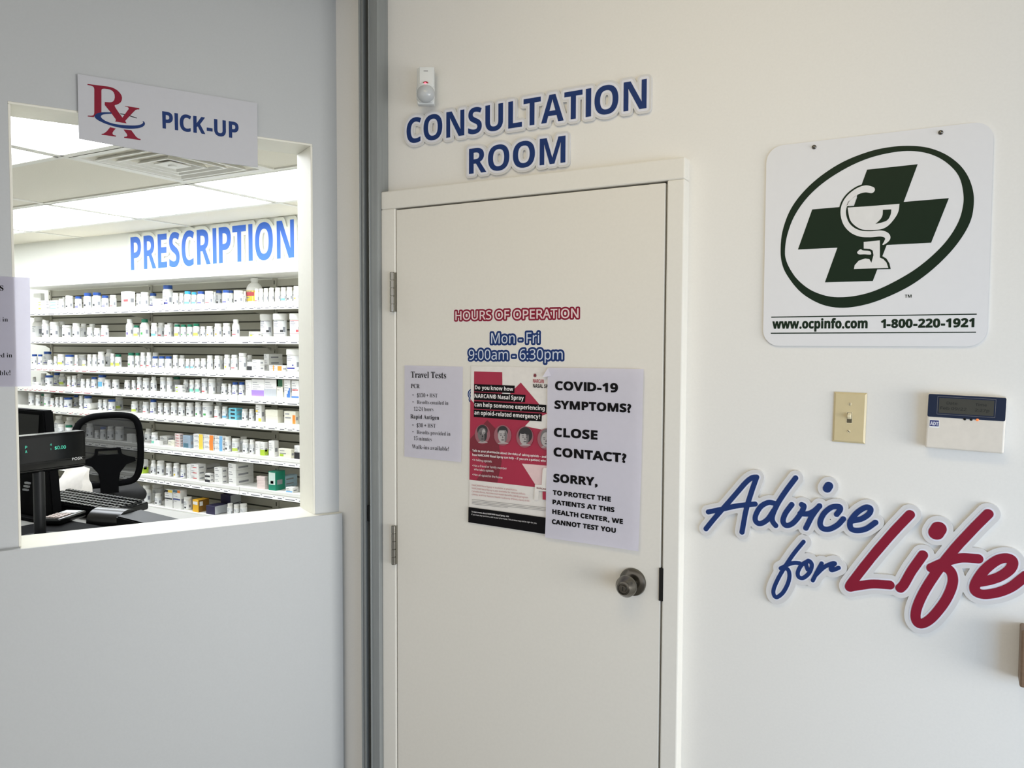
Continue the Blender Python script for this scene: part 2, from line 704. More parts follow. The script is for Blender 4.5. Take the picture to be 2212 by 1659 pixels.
kx, kz = on(WR, 1366.5, 1257, DOFF)
kn = Matrix.Translation((kx - DX, kz, DOFF - 0.0025))
kb = NB()
lathe(kb, [(0.0345, 0), (0.0352, 0.003), (0.0335, 0.0075), (0.028, 0.0105), (0.020, 0.0125), (0, 0.0125)], 48)
rose = obj('door_knob', kb, STEEL, door, kn, smooth=35)
kb = NB()
lathe(kb, [(0.0135, 0.012), (0.0130, 0.028), (0.0175, 0.032), (0.0245, 0.0375), (0.0268, 0.044), (0.0262, 0.050), (0.0165, 0.0655), (0.0125, 0.0668), (0.0118, 0.0655), (0.0085, 0.0655), (0.0080, 0.0685), (0, 0.0688)], 48)
box(kb, -0.0008, 0.0008, -0.005, 0.005, 0.0687, 0.0692, 1)
obj('knob_grip', kb, [STEEL, DARKM], rose, smooth=28)
x, zt = on(WR, 1427, 1227, DOFF)
_, zb = on(WR, 1427, 1298, DOFF)
bm = NB()
box(bm, XR - DX - 0.0075, XR - DX + 0.0035, zb, zt, DOFF - 0.012, DOFF + 0.0012, 0, bev=0.0008)
obj('latch_plate', bm, DARKM, door)

# roller shutter guide in the corner
g0, g1 = on(WR, 774, 700, 0.0)[0], on(WR, 816.5, 700, 0.03)[0]
a1 = on(WR, 788.5, 700, 0.05)[0]
a2 = on(WR, 799.5, 700, 0.05)[0]
a0 = on(WR, 780.5, 700, 0.05)[0]
b1 = on(WR, 817, 700, 0.05)[0]
sg = thing('shutter_guide', 'tall grey metal shutter guide channel between the hatch wall and the door', 'shutter guide', T((a0 + b1) / 2, 0, 0))
gc = (a0 + b1) / 2
bm = NB()
H_ = 2.985
box(bm, a0 - gc, a1 - gc, -0.050, -0.0005, 0.0, H_, 0, bev=0.001)
box(bm, a0 - gc - 0.0025, a0 - gc + 0.003, -0.054, -0.0005, 0.0, H_, 0, bev=0.0008)
box(bm, a1 - gc - 0.0025, a1 - gc, -0.054, -0.050, 0.0, H_, 0)
box(bm, a2 - gc, b1 - gc, -0.050, -0.0005, 0.0, H_, 0, bev=0.001)
box(bm, a2 - gc, a2 - gc + 0.0035, -0.0545, -0.046, 0.0, H_, 0, bev=0.0008)
obj('guide_channel', bm, ALU, sg)
bm = NB()
box(bm, a1 - gc, a2 - gc, -0.012, -0.0005, 0.0, H_, 0)
obj('slot_liner', bm, ALUD, sg)
for py in (133, 322, 612, 955, 1020, 1172, 1235, 1577):
    zz = on(WR, 797, py, 0.03)[1]
    bm = NB()
    lathe(bm, [(0.0045, 0), (0.0045, 0.001), (0.003, 0.003), (0, 0.0035)], 12, 0, Matrix.Translation((a1 - gc + 0.0095, -0.012, zz)) @ Matrix.Rotation(math.pi / 2, 4, 'X'))
    obj('bolt', bm, CHROME, sg, smooth=50)
zt, zb = on(WR, 797, 1091, 0.04)[1], on(WR, 797, 1125, 0.04)[1]
bm = NB()
box(bm, a1 - gc + 0.002, a2 - gc - 0.0005, -0.047, -0.012, zb, zt, 0, bev=0.001)
obj('latch_block', bm, BLACKP, sg)

# ---------------------------------------------------------------- signs on the right wall


def word_sign(name, label, cat, words, style, letters_mat, grow, inner, F, org, off0=0.0, back_t=0.006, backm=SIGNG, strokes=(), res=0.0016, letter='letter', group=None, lift=0.0012, innerm=SIGNW):
    """Dimensional lettering: a cut-out backing board with separate raised letters."""
    segs, V, Fc = [], [], []
    for wd in words:
        v, f = fit_text(F, wd[0], style, wd[1], wd[2], wd[3], off0)
        k = len(V)
        V += v
        Fc += [tuple(i + k for i in q) for q in f]
    if V:
        segs = boundary(V, Fc)
    ox, oy = org
    t = thing(name, label, cat, F @ T(ox, oy, off0), group)
    sh = lambda L: [(p[0] - ox, p[1] - oy) for p in L]
    bm = NB()
    for isl in islands(outline(segs, strokes, grow, res)):
        slab(bm, [sh(L) for L in isl], 0.0005, back_t, 0, back=True)
    if inner:
        for isl in islands(outline(segs, strokes, inner, res * 0.8)):
            flat(bm, [sh(L) for L in isl], back_t + 0.0004, 1)
    obj('backing_board', bm, [backm, innerm], t)
    if V:
        # one mesh per letter: connected pieces of the lettering
        par = list(range(len(V)))

        def find(i):
            while par[i] != i:
                par[i] = par[par[i]]
                i = par[i]
            return i
        for q in Fc:
            for i in q[1:]:
                par[find(i)] = find(q[0])
        comps = {}
        for q in Fc:
            comps.setdefault(find(q[0]), []).append(q)
        for q in sorted(comps.values(), key=lambda c: V[c[0][0]][0]):
            sg_ = boundary(V, q)
            bm = NB()
            used = sorted({i for f in q for i in f})
            ix = {i: n for n, i in enumerate(used)}
            put(bm, [V[i] for i in used], [tuple(ix[i] for i in f) for f in q], back_t + lift, 0, -ox, -oy)
            for a, b in sg_:
                vs = [bm.verts.new((a[0] - ox, a[1] - oy, back_t)), bm.verts.new((b[0] - ox, b[1] - oy, back_t)), bm.verts.new((b[0] - ox, b[1] - oy, back_t + lift)), bm.verts.new((a[0] - ox, a[1] - oy, back_t + lift))]
                bm.faces.new(vs)
            obj(letter, bm, letters_mat, t)
    return t


word_sign('word_sign', 'raised navy CONSULTATION lettering with pale outline above the door', 'sign', [('CONSULTATION', (882, 311.8), (1398.8, 235.2), 53.2)], 'sb', NAVY, 0.0118, 0.0062, WR, on(WR, 1140, 250), back_t=0.007)
word_sign('word_sign', 'raised navy ROOM lettering directly above the door frame', 'sign', [('ROOM', (1016.5, 376.9), (1224, 351.8), 53.7)], 'sb', NAVY, 0.0118, 0.0062, WR, on(WR, 1120, 340), back_t=0.007)

# brush-script words, traced as strokes on the wall
A0 = (1480, 980, 3.0219)
def crop_pts(F, off, c, pts):
    return [on(F, c[0] + p[0] / c[2], c[1] + p[1] / c[2], off) for p in pts]


SC = 1 / 3.0219 / 930                     # one crop pixel there, in metres


def script_word(label, letters, width, colm, grow, inner, org_px):
    ox, oy = on(WR, *org_px)
    t = thing('word_sign', label, 'sign', WR @ T(ox, oy))
    allst = []
    parts = []
    for strokes in letters:
        mine = []
        for st in strokes:
            wd = st[0] if isinstance(st[0], (int, float)) else width
            pts = st[1:] if isinstance(st[0], (int, float)) else st
            P = crop_pts(WR, 0.007, A0, smooth_loop([(float(a), float(b)) for a, b in pts], 8, closed=False) if len(pts) > 2 else pts)
            R = [wd / 2 * SC] * len(P)
            mine.append((P, R))
        parts.append(mine)
        allst += mine
    sh = lambda L: [(p[0] - ox, p[1] - oy) for p in L]
    bm = NB()
    for isl in islands(outline([], allst, grow, 0.0018)):
        slab(bm, [sh(L) for L in isl], 0.0005, 0.0075, 0, back=True)
    for isl in islands(outline([], allst, inner, 0.0014)):
        flat(bm, [sh(L) for L in isl], 0.0079, 1)
    obj('backing_board', bm, [SIGNG, SIGNW], t)
    for nl, mine in enumerate(parts):
        bm = NB()
        for isl in islands(outline([], mine, 0.0, 0.0009)):
            slab(bm, [sh(L) for L in isl], 0.0075, 0.0088 + 0.00012 * nl, 0)
        obj('letter', bm, colm, t)


script_word('raised navy brush-script word Advice at the top of the slogan', [
    [[(137, 490), (200, 412), (300, 300), (390, 195), (435, 158), (468, 152)], [(466, 158), (435, 245), (398, 370), (372, 512)], [(152, 380), (250, 360), (340, 340), (458, 328)]],
    [[(722, 158), (660, 240), (605, 325), (572, 400), (572, 440), (592, 468)], [(590, 325), (545, 318), (495, 345), (462, 400), (462, 440), (492, 456), (540, 428), (580, 370)]],
    [[(697, 332), (655, 390), (640, 440), (662, 468), (705, 452), (752, 396), (776, 345), (762, 332)]],
    [[(752, 390), (800, 392), (840, 375), (878, 342)], [(878, 340), (830, 405), (789, 485)], [52, (938, 210), (928, 226)]],
    [[(990, 395), (1012, 365), (1005, 345), (955, 350), (905, 392), (882, 448), (897, 485), (940, 492), (995, 465), (1033, 425)]],
    [[(1078, 440), (1150, 425), (1200, 392), (1210, 358), (1178, 350), (1122, 385), (1080, 440), (1082, 485), (1118, 500), (1180, 490), (1243, 448)]]],
    33, NAVY, 0.0110, 0.0035, (1700, 1100))
script_word('raised navy brush-script word for, smallest word of the slogan', [
    [[(774, 574), (715, 645), (660, 725), (610, 810), (580, 880), (580, 920), (600, 936), (640, 905), (672, 845), (682, 790), (668, 752), (624, 748)], [(624, 748), (680, 720), (715, 712), (748, 714)]],
    [[(800, 702), (762, 725), (737, 770), (742, 803), (772, 810), (812, 775), (828, 725), (808, 698), (790, 716), (800, 755)]],
    [[(892, 715), (862, 770), (834, 826)], [(852, 792), (905, 742), (955, 717), (978, 716), (955, 738), (958, 760), (1003, 744)]]],
    25, NAVY, 0.0125, 0.0030, (1725, 1232))
script_word('large raised crimson brush-script word Life ending at the right picture edge', [
    [[(1468, 397), (1360, 510), (1230, 660), (1120, 800), (1074, 866), (1105, 866), (1220, 850), (1336, 856)]],
    [[(1553, 660), (1480, 762), (1430, 850), (1405, 877)], [84, (1655, 490), (1640, 514)]],
    [[(1978, 392), (1880, 490), (1760, 620), (1650, 760), (1560, 900), (1512, 1010), (1507, 1080), (1540, 1110), (1610, 1070), (1698, 960), (1745, 850), (1738, 775), (1690, 740), (1608, 745)], [(1608, 745), (1700, 705), (1800, 680), (1912, 685)]],
    [[(1915, 838), (1990, 824), (2062, 797), (2122, 752), (2138, 705), (2105, 681), (2038, 694), (1958, 755), (1903, 832), (1890, 880), (1910, 907), (1962, 917), (2050, 902), (2130, 868), (2200, 815), (2226, 795)]]],
    54, RED, 0.0122, 0.0035, (2000, 1230))

# round-cornered regulator sign with the bowl-and-snake cross
OC = (1620, 240, 3.0714)
oc = lambda *p: crop_pts(WR, 0.006, OC, p)
osx, osy = on(WR, 1897, 510)
OS = thing('pharmacy_sign', 'square white acrylic sign with dark green cross, bowl and snake in an oval', 'sign', WR @ T(osx, osy))
sho = lambda L: [(p[0] - osx, p[1] - osy) for p in L]
x0 = (on(WR, 1657, 318)[0] + on(WR, 1649, 748)[0]) / 2
x1 = (on(WR, 2150, 262)[0] + on(WR, 2130, 748)[0]) / 2
z1, z0 = on(WR, 1900, 290)[1], on(WR, 1900, 748)[1]
GREEN = mat('dark_green_vinyl', (14, 36, 18), 0.4, spec=0.2)
GREY_L = mat('pale_vinyl', (224, 223, 221), 0.4)
bm = NB()
ACR = mat('white_acrylic', (226, 226, 227), 0.22, vary=0.006)
slab(bm, [[(p[0] - osx, p[1] - osy) for p in rrect(x0, x1, z0, z1, 0.036, 8)]], 0.0006, 0.005, 0)
outer = [(203, 930), (215, 800), (265, 660), (350, 540), (470, 430), (620, 335), (790, 268), (930, 238), (1060, 230), (1180, 242), (1290, 282), (1380, 345), (1440, 420), (1476, 510), (1486, 600), (1470, 710), (1420, 815), (1330, 935), (1200, 1060), (1060, 1160), (900, 1238), (760, 1285), (620, 1305), (500, 1290), (400, 1246), (320, 1185), (250, 1095), (215, 1020)]
inner = [(232, 930), (245, 830), (290, 705), (370, 585), (480, 480), (620, 388), (760, 322), (900, 282), (1040, 264), (1160, 275), (1260, 312), (1340, 372), (1390, 440), (1414, 530), (1415, 620), (1385, 730), (1320, 840), (1230, 940), (1110, 1040), (980, 1120), (840, 1187), (720, 1222), (600, 1235), (500, 1224), (400, 1185), (320, 1122), (270, 1055), (240, 990)]
LAY = 0.0053
flat(bm, [sho(oc(*smooth_loop(outer, 5))), sho(oc(*smooth_loop(inner, 5)))], LAY, 1)
flat(bm, [sho(oc((777, 388), (1113, 352), (1020, 602), (1320, 577), (1202, 873), (907, 888), (815, 1127), (497, 1136), (580, 906), (318, 918), (413, 652), (690, 628)))], LAY, 1)
snake = [(806, 523), (765, 516), (712, 533), (660, 572), (628, 622), (619, 680), (638, 745), (680, 790), (735, 813), (800, 817), (868, 812), (905, 824), (914, 845), (900, 868), (884, 884)]
swd = [19, 21, 19, 17, 16, 15.5, 16, 17, 18, 18, 18, 16, 14, 9, 4]
ss = smooth_loop([(a, b, w_) for (a, b), w_ in zip(snake, swd)], 6, closed=False)
for gr, lay, mi in ((10, LAY + 0.0003, 1), (0, LAY + 0.0006, 2)):
    for isl in islands(outline([], [(oc(*[(p[0], p[1]) for p in ss]), [(p[2] + gr) * SC for p in ss])], 0.0, 0.0012)):
        flat(bm, [sho(L) for L in isl], lay, mi)
bowl = smooth_loop([(648, 640), (760, 633), (880, 624), (992, 615)], 2, closed=False)[:-1] + smooth_loop([(992, 615), (985, 665), (960, 712), (915, 762), (868, 784), (800, 789), (740, 784), (692, 756), (662, 715), (648, 640)], 5, closed=False)
flat(bm, [sho(oc(*bowl))], LAY + 0.0009, 2)
flat(bm, [sho(oc((640, 632), (650, 600), (712, 556), (690, 622)))], LAY + 0.0006, 2)
flat(bm, [sho(oc(*(smooth_loop([(938, 652), (932, 690), (905, 728), (833, 749)], 5, closed=False) + smooth_loop([(833, 749), (866, 718), (880, 690), (882, 655)], 5, closed=False)[1:])))], LAY + 0.0012, 1)
flat(bm, [sho(oc((845, 875), (874, 870), (874, 960), (905, 978), (925, 1010), (934, 1048), (690, 1052), (690, 1040), (845, 1035)))], LAY + 0.0006, 1)
flat(bm, [sho(oc((755, 868), (862, 858), (862, 972), (885, 982), (906, 1005), (918, 1040), (690, 1048), (695, 1022), (722, 992), (765, 978), (792, 982), (806, 1006), (820, 955), (814, 925), (795, 914), (755, 912)))], LAY + 0.0009, 2)
flat(bm, [sho(oc(*smooth_loop([(712, 935), (735, 916), (748, 924), (792, 928), (803, 940), (800, 952), (760, 950), (722, 950)], 4)))], LAY + 0.0009, 2)
for a, b in (((141, 1367), (1505, 1347)), ((138, 1474), (1500, 1467))):
    flat(bm, [sho(oc((a[0], a[1] - 3.5), (b[0], b[1] - 3.5), (b[0], b[1] + 3.5), (a[0], a[1] + 3.5)))], LAY, 1)


def crop_text(bm, F, c, s, style, a, b, cap, z, m, off, dx, dy, grow=0.0):
    V, Fc = fit_text(F, s, style, (c[0] + a[0] / c[2], c[1] + a[1] / c[2]), (c[0] + b[0] / c[2], c[1] + b[1] / c[2]), cap / c[2], off)
    if grow:
        put_bold(bm, V, Fc, z, m, -dx, -dy, grow, 0.0006)
    else:
        put(bm, V, Fc, z, m, -dx, -dy)


crop_text(bm, WR, OC, 'www.ocpinfo.com', 'sb', (150, 1442), (778, 1439), 59, LAY, 1, 0.006, osx, osy, 0.0007)
crop_text(bm, WR, OC, '1-800-220-1921', 'sb', (870, 1437), (1486, 1432), 54, LAY, 1, 0.006, osx, osy, 0.0007)
crop_text(bm, WR, OC, 'TM', 'sb', (1027, 1238), (1072, 1237), 20, LAY, 1, 0.006, osx, osy)
obj('sign_board', bm, [ACR, GREEN, GREY_L], OS)
for px, py in ((1758.5, 317.5), (2032, 286)):
    x, y = on(WR, px, py, 0.006)
    bm = NB()
    lathe(bm, [(0.0048, 0.0052), (0.0048, 0.0062), (0.0032, 0.0088), (0, 0.0094)], 16, 0, T(x - osx, y - osy))
    obj('screw', bm, STEEL, OS, smooth=50)

# light switch
c = (1760, 820, 4.894)
P4 = crop_pts(WR, 0.004, c, [(210, 130), (552, 145), (530, 678), (185, 655)])
sx, sy = sum(p[0] for p in P4) / 4, sum(p[1] for p in P4) / 4
BEIGE = mat('ivory_plastic', (206, 190, 148), 0.35, vary=0.02)
BEIGE2 = mat('pale_ivory_plastic', (224, 212, 176), 0.3)
sw = thing('light_switch', 'ivory toggle light switch plate on the wall left of the alarm keypad', 'light switch', WR @ T(sx, sy) @ Matrix.Rotation(math.radians(-1.0), 4, 'Z'))
bm = NB()
hw, hh = 0.0335, 0.0555
bt, tp = [(-hw, -hh), (hw, -hh), (hw, hh), (-hw, hh)], [(-hw + 0.004, -hh + 0.004), (hw - 0.004, -hh + 0.004), (hw - 0.004, hh - 0.004), (-hw + 0.004, hh - 0.004)]
vb = [bm.verts.new((*p, 0.0008)) for p in bt]
vm = [bm.verts.new((*p, 0.0026)) for p in bt]
vt = [bm.verts.new((*p, 0.0056)) for p in tp]
for i in range(4):
    j = (i + 1) % 4
    bm.faces.new((vb[i], vb[j], vm[j], vm[i]))
    bm.faces.new((vm[i], vm[j], vt[j], vt[i]))
bm.faces.new(vt)
obj('switch_plate', bm, BEIGE, sw)
bm = NB()
flat(bm, [rrect(-0.0062, 0.0062, -0.0125, 0.0125, 0.001), rrect(-0.0052, 0.0052, -0.0115, 0.0115, 0.001)[::-1]], 0.0061, 0)
rect(bm, -0.0052, 0.0052, -0.0115, 0.0115, 0.0059, 1)
box(bm, -0.0042, 0.0042, -0.0030, 0.0108, 0.006, 0.0085, 0, bev=0.0012)
box(bm, -0.0038, 0.0038, 0.0005, 0.0085, 0.0065, 0.0165, 0, bev=0.0015)
obj('toggle', bm, [BEIGE2, mat('switch_shadow_gap', (92, 82, 60), 0.6)], sw)
for y, rz in ((0.0302, 0), (-0.0302, 0.9)):
    bm = NB()
    lathe(bm, [(0.0034, 0.0055), (0.0032, 0.0064), (0, 0.0072)], 16, 0, T(0, y))
    box(bm, -0.0005, 0.0005, -0.0031, 0.0031, 0.0068, 0.0073, 1, mtx=T(0, y) @ Matrix.Rotation(rz, 4, 'Z'))
    obj('screw', bm, [BEIGE2, DARKM], sw, smooth=40)

# alarm keypad
ko = 0.026
K = lambda *p: crop_pts(WR, ko, c, p)
kx0 = K((1193, 155), (1170, 730))
kx1 = K((2028, 175), (2005, 775))
kl, kr = sum(p[0] for p in kx0) / 2, sum(p[0] for p in kx1) / 2
kt, kbm = (kx0[0][1] + kx1[0][1]) / 2, (kx0[1][1] + kx1[1][1]) / 2
kmx, kmy = (kl + kr) / 2, (kt + kbm) / 2
kp = thing('alarm_keypad', 'white alarm keypad with navy display band mounted on the wall', 'keypad', WR @ T(kmx, kmy) @ Matrix.Rotation(math.radians(-1.5), 4, 'Z'))
kw, kh = (kr - kl) / 2, (kt - kbm) / 2
IVW = mat('warm_white_plastic', (222, 215, 203), 0.4)
NAVP = mat('slate_navy_plastic', (24, 36, 60), 0.4, spec=0.25)
bm = NB()
box(bm, -kw, kw, -kh, kh, 0.0006, ko, 0, bev=0.0035, seg=3)
obj('keypad_body', bm, IVW, kp)
bm = NB()
yb = kh - 2 * kh * 0.425
slab(bm, [rrect(-kw + 0.001, kw - 0.001, yb, kh - 0.0012, 0.003)], ko - 0.001, ko + 0.0009, 0)
q = [-kw + 2 * kw * 0.128, -kw + 2 * kw * 0.868, kh - 2 * kh * 0.372, kh - 2 * kh * 0.045]
for x0_, x1_, y0_, y1_ in ((q[0], q[1], q[2], q[2] + 0.0006), (q[0], q[1], q[3] - 0.0006, q[3]), (q[0], q[0] + 0.0006, q[2], q[3]), (q[1] - 0.0006, q[1], q[2], q[3])):
    rect(bm, x0_, x1_, y0_, y1_, ko + 0.0012, 1)
bd = obj('display_band', bm, [NAVP, GREYINK], kp)
bm = NB()
slab(bm, [rrect(q[0] + 0.003, q[1] - 0.003, q[2] + 0.003, q[3] - 0.003, 0.001)], ko, ko + 0.0013, 0)


def local_text(bm, s, style, x0, x1, y, cap, z, m):
    V, Fc = text2d(s, style)
    mn, mx = min(p[0] for p in V), max(p[0] for p in V)
    k = cap / cap_h(style)
    put(bm, [(x0 + (p[0] - mn) / (mx - mn) * (x1 - x0), y + p[1] * k) for p in V], Fc, z, m)


ys = q[3] - q[2]
local_text(bm, 'Date', 'sr', q[0] + 0.017, q[0] + 0.036, q[2] + ys * 0.58, 0.0055, ko + 0.0016, 1)
local_text(bm, 'Time', 'sr', q[0] + 0.068, q[0] + 0.088, q[2] + ys * 0.58, 0.0055, ko + 0.0016, 1)
local_text(bm, 'Feb 09/22', 'sr', q[0] + 0.006, q[0] + 0.053, q[2] + ys * 0.28, 0.0058, ko + 0.0016, 1)
local_text(bm, '2:27p', 'sr', q[0] + 0.068, q[0] + 0.093, q[2] + ys * 0.28, 0.0058, ko + 0.0016, 1)
obj('lcd_screen', bm, [mat('lcd_green_grey', (66, 66, 60), 0.3, spec=0.25), mat('lcd_dark_segments', (40, 42, 40), 0.5, spec=0.2)], kp)
for i, fx in enumerate((0.492, 0.573, 0.652)):
    bm = NB()
    lathe(bm, [(0.0026, ko - 0.001), (0.0026, ko + 0.0012), (0.0016, ko + 0.002), (0, ko + 0.0022)], 16, 0, T(-kw + 2 * kw * fx, yb - 0.0005))
    obj('status_light', bm, mat('orange_led', (236, 120, 60), 0.4, emit=0.8) if i == 2 else BLACKP, kp, smooth=50)
bm = NB()
x0_, x1_ = -kw + 2 * kw * 0.045, -kw + 2 * kw * 0.162
y1_ = kh - 2 * kh * 0.487
y0_ = kh - 2 * kh * 0.595
slab(bm, [rrect(x0_ - 0.001, x1_ + 0.001, y0_ - 0.003, y1_ + 0.001, 0.0008)], ko - 0.0005, ko + 0.0004, 2)
rect(bm, x0_, x1_, y0_, y1_, ko + 0.0007, 0)
local_text(bm, 'ADT', 'sk', x0_ + 0.0007, x1_ - 0.0007, y0_ + 0.0018, (y1_ - y0_) * 0.62, ko + 0.001, 1)
obj('badge', bm, [mat('badge_blue', (36, 44, 112), 0.4), SIGNW, WHITE], kp)

# brown box at the picture's right edge
x, zt = on(WR, 2206, 1360, 0.05)
_, zb = on(WR, 2206, 1484, 0.05)
bm = NB()
box(bm, x, x + 0.11, zb, zt, 0.0008, 0.055, 0, bev=0.004)
tag(obj('wall_box', bm, mat('brown_wood', (120, 96, 74), 0.45, scale=14, vary=0.12, stretch=(1, 9, 1)), mtx=WR), 'small brown wooden box on the wall below Life at the right edge', 'box')

# motion sensor
mx_, my_ = on(WR, 921, 189, 0.02)
ms = thing('motion_sensor', 'white motion detector with round lens and red light above the door', 'motion sensor', WR @ T(mx_, my_ - 0.004, 0.020) @ Matrix.Rotation(math.radians(30), 4, 'Y'))
SENS = mat('sensor_white_plastic', (214, 217, 216), 0.4, vary=0.008)
bm = NB()
box(bm, -0.0235, 0.0245, -0.050, 0.050, -0.001, 0.026, 0, bev=0.004, seg=3)
box(bm, -0.0165, 0.0245, -0.006, 0.0495, 0.020, 0.036, 0, bev=0.0025, seg=3)
lathe(bm, [(0.0, -0.0475), (0.018, -0.046), (0.0255, -0.036), (0.0262, -0.006), (0.024, 0.002), (0.0, 0.002)], 28, 0, Matrix.Translation((0, 0, 0.021)) @ Matrix.Rotation(-math.pi / 2, 4, 'X'))
rect(bm, -0.004, 0.008, 0.0365, 0.0385, 0.0364, 1)
obj('sensor_body', bm, [SENS, GREYINK], ms, smooth=45)
bm = NB()
box(bm, -0.016, 0.012, -0.040, 0.045, 0.0006, 0.024, 0, bev=0.002)
obj('wall_bracket', bm, SENS, ms, Matrix.Rotation(math.radians(-30), 4, 'Y') @ T(0, 0, -0.020))
bm = NB()
lathe(bm, [(0.0252 * math.cos(math.radians(a)), 0.022 * math.sin(math.radians(a))) for a in range(0, 91, 9)], 28, 0, T(0.002, -0.024, 0.034))
obj('lens', bm, mat('milky_lens', (184, 188, 190), 0.2, spec=0.6), ms, smooth=60)
bm = NB()
lathe(bm, [(0.0095, -0.002), (0.0092, 0.002), (0.006, 0.005), (0, 0.0058)], 20, 0, T(0.002, -0.001, 0.039))
lathe(bm, [(0.0032, 0), (0.0026, 0.0012), (0, 0.0018)], 12, 1, T(0.001, 0.001, 0.0443))
obj('indicator_light', bm, [mat('red_indicator', (140, 22, 40), 0.3, emit=0.25), mat('lit_red_indicator', (255, 90, 110), 0.3, emit=2.5)], ms, smooth=60)

# ---------------------------------------------------------------- lettering stuck to the door
DF = DOFF - 0.002                          # the face of the door leaf
HALO = mat('white_vinyl_outline', (236, 234, 234), 0.5)
LET_W = mat('pale_pink_vinyl', (228, 206, 206), 0.5)
LET_B = mat('pale_blue_vinyl', (206, 214, 226), 0.5)


def decal(label, words, style, bandm, textm, grow, halo):
    segs, V, Fc = [], [], []
    for wd in words:
        v, f = fit_text(WR, wd[0], style, wd[1], wd[2], wd[3], DF)
        k = len(V)
        V += v
        Fc += [tuple(i + k for i in q) for q in f]
    ox, oy = sum(p[0] for p in V) / len(V), sum(p[1] for p in V) / len(V)
    segs = boundary(V, Fc)
    bm = NB()
    sh = lambda L: [(p[0] - ox, p[1] - oy) for p in L]
    for isl in islands(outline(segs, (), grow + halo, 0.0008)):
        slab(bm, [sh(L) for L in isl], 0.0002, 0.0004, 0)
    for isl in islands(outline(segs, (), grow, 0.0007)):
        flat(bm, [sh(L) for L in isl], 0.0006, 1)
    put(bm, V, Fc, 0.0008, 2, -ox, -oy)
    return tag(obj('door_decal', bm, [HALO, bandm, textm], mtx=WR @ T(ox, oy, DF)), label, 'decal')


decal('crimson-outlined HOURS OF OPERATION lettering stuck on the door', [('HOURS OF OPERATION', (984, 691.2), (1249.9, 686.3), 18.7)], 'ss', RED, LET_W, 0.0046, 0.0011)
decal('blue-outlined Mon - Fri lettering stuck on the door below the hours heading', [('Mon - Fri', (1061.3, 742), (1165, 741), 22.3)], 'sr', NAVY, LET_B, 0.0054, 0.0011)
decal('blue-outlined 9:00am - 6:30pm lettering stuck on the door above the red poster', [('9:00am - 6:30pm', (1013, 777), (1215.7, 776.5), 21.5)], 'sr', NAVY, LET_B, 0.0054, 0.0011)
bm = NB()
ax_, ay_ = on(WR, 1016, 855, DF)
arc = [on(WR, *p, DF) for p in smooth_loop([(1021, 842), (1015, 846), (1013.5, 853), (1016, 859), (1015.5, 864), (1019, 868)], 6, closed=False)]
for gr, z, m in ((0.0052, 0.0003, 0), (0.0040, 0.0005, 1), (0.0005, 0.0007, 2)):
    for isl in islands(outline([], [(arc, [0.0005] * len(arc))], gr, 0.0008)):
        flat(bm, [[(p[0] - ax_, p[1] - ay_) for p in L] for L in isl], z, m)
tag(obj('door_decal', bm, [HALO, NAVY, LET_B], mtx=WR @ T(ax_, ay_, DF)), 'blue curl of covered lettering peeking out left of the red poster', 'decal')

# ---------------------------------------------------------------- paper notices on the door


def sheet(F, corners, z, curl, nx=14, ny=20, thick=0.0004, m=0, extra=None):
    """A sheet of paper between four corner points (pixels: TL, TR, BR, BL), bulging out by curl(u, v)."""
    c_ = [Vector(on(F, *p, z)) for p in corners]
    bm = NB()
    cx = sum(p.x for p in c_) / 4
    cy = sum(p.y for p in c_) / 4
    g = []
    for j in range(ny + 1):
        r = []
        for i in range(nx + 1):
            u, v = i / nx, j / ny
            p = (c_[0] * (1 - u) + c_[1] * u) * (1 - v) + (c_[3] * (1 - u) + c_[2] * u) * v
            r.append(bm.verts.new((p.x - cx, p.y - cy, curl(u, v))))
        g.append(r)
    for j in range(ny):
        for i in range(nx):
            f = bm.faces.new((g[j][i], g[j + 1][i], g[j + 1][i + 1], g[j][i + 1]))
            f.material_index = m
            f.smooth = True
    inv = (c_[1] - c_[0], c_[3] - c_[0], c_[0])

    def uv(x, y):
        a, b = inv[0], inv[1]
        dx, dy = x + cx - inv[2].x, y + cy - inv[2].y
        det = a.x * b.y - a.y * b.x
        return ((dx * b.y - dy * b.x) / det, (a.x * dy - a.y * dx) / det)
    return bm, cx, cy, uv


def drape(bm, nv, uv, curl, lift):
    bm.verts.ensure_lookup_table()
    for v in bm.verts[nv:]:
        a, b = uv(v.co.x, v.co.y)
        v.co.z = v.co.z + curl(min(max(a, 0), 1), min(max(b, 0), 1)) + lift


TT = (860, 780, 4.147)
t_lines = [('Travel Tests', 'rb', (117, 148), (433, 155), 55), ('PCR', 'rb', (117, 240), (195, 243), 36), ('$130 + HST', 'rr', (172, 323), (355, 326), 34), ('Results emailed in', 'rr', (172, 383), (452, 393), 33),
           ('12-24 hours', 'rr', (143, 444), (318, 449), 34), ('Rapid Antigen', 'rb', (112, 512), (370, 525), 36), ('$30 + HST', 'rr', (168, 592), (338, 597), 34), ('Results provided in', 'rr', (170, 652), (470, 670), 34),
           ('15 minutes', 'rr', (143, 708), (303, 717), 34), ('Walk-ins available!', 'rr', (128, 782), (458, 805), 36)]
cz = DF + 0.001
curl1 = lambda u, v: 0.0005 + 0.004 * max(0, v - 0.75) * 4 * (0.3 + 0.7 * u) * 0.8 + 0.0012 * math.sin(u * 3.1) * (1 - v)
bm, cx, cy, uv = sheet(WR, [(874, 789), (1000, 792), (997.5, 998), (874, 986)], cz, curl1)
bm.verts.ensure_lookup_table()
nv = len(bm.verts)
for s, st, a, b, cap in t_lines:
    crop_text(bm, WR, TT, s, st, a, b, cap, 0.0, 1, cz, cx, cy)
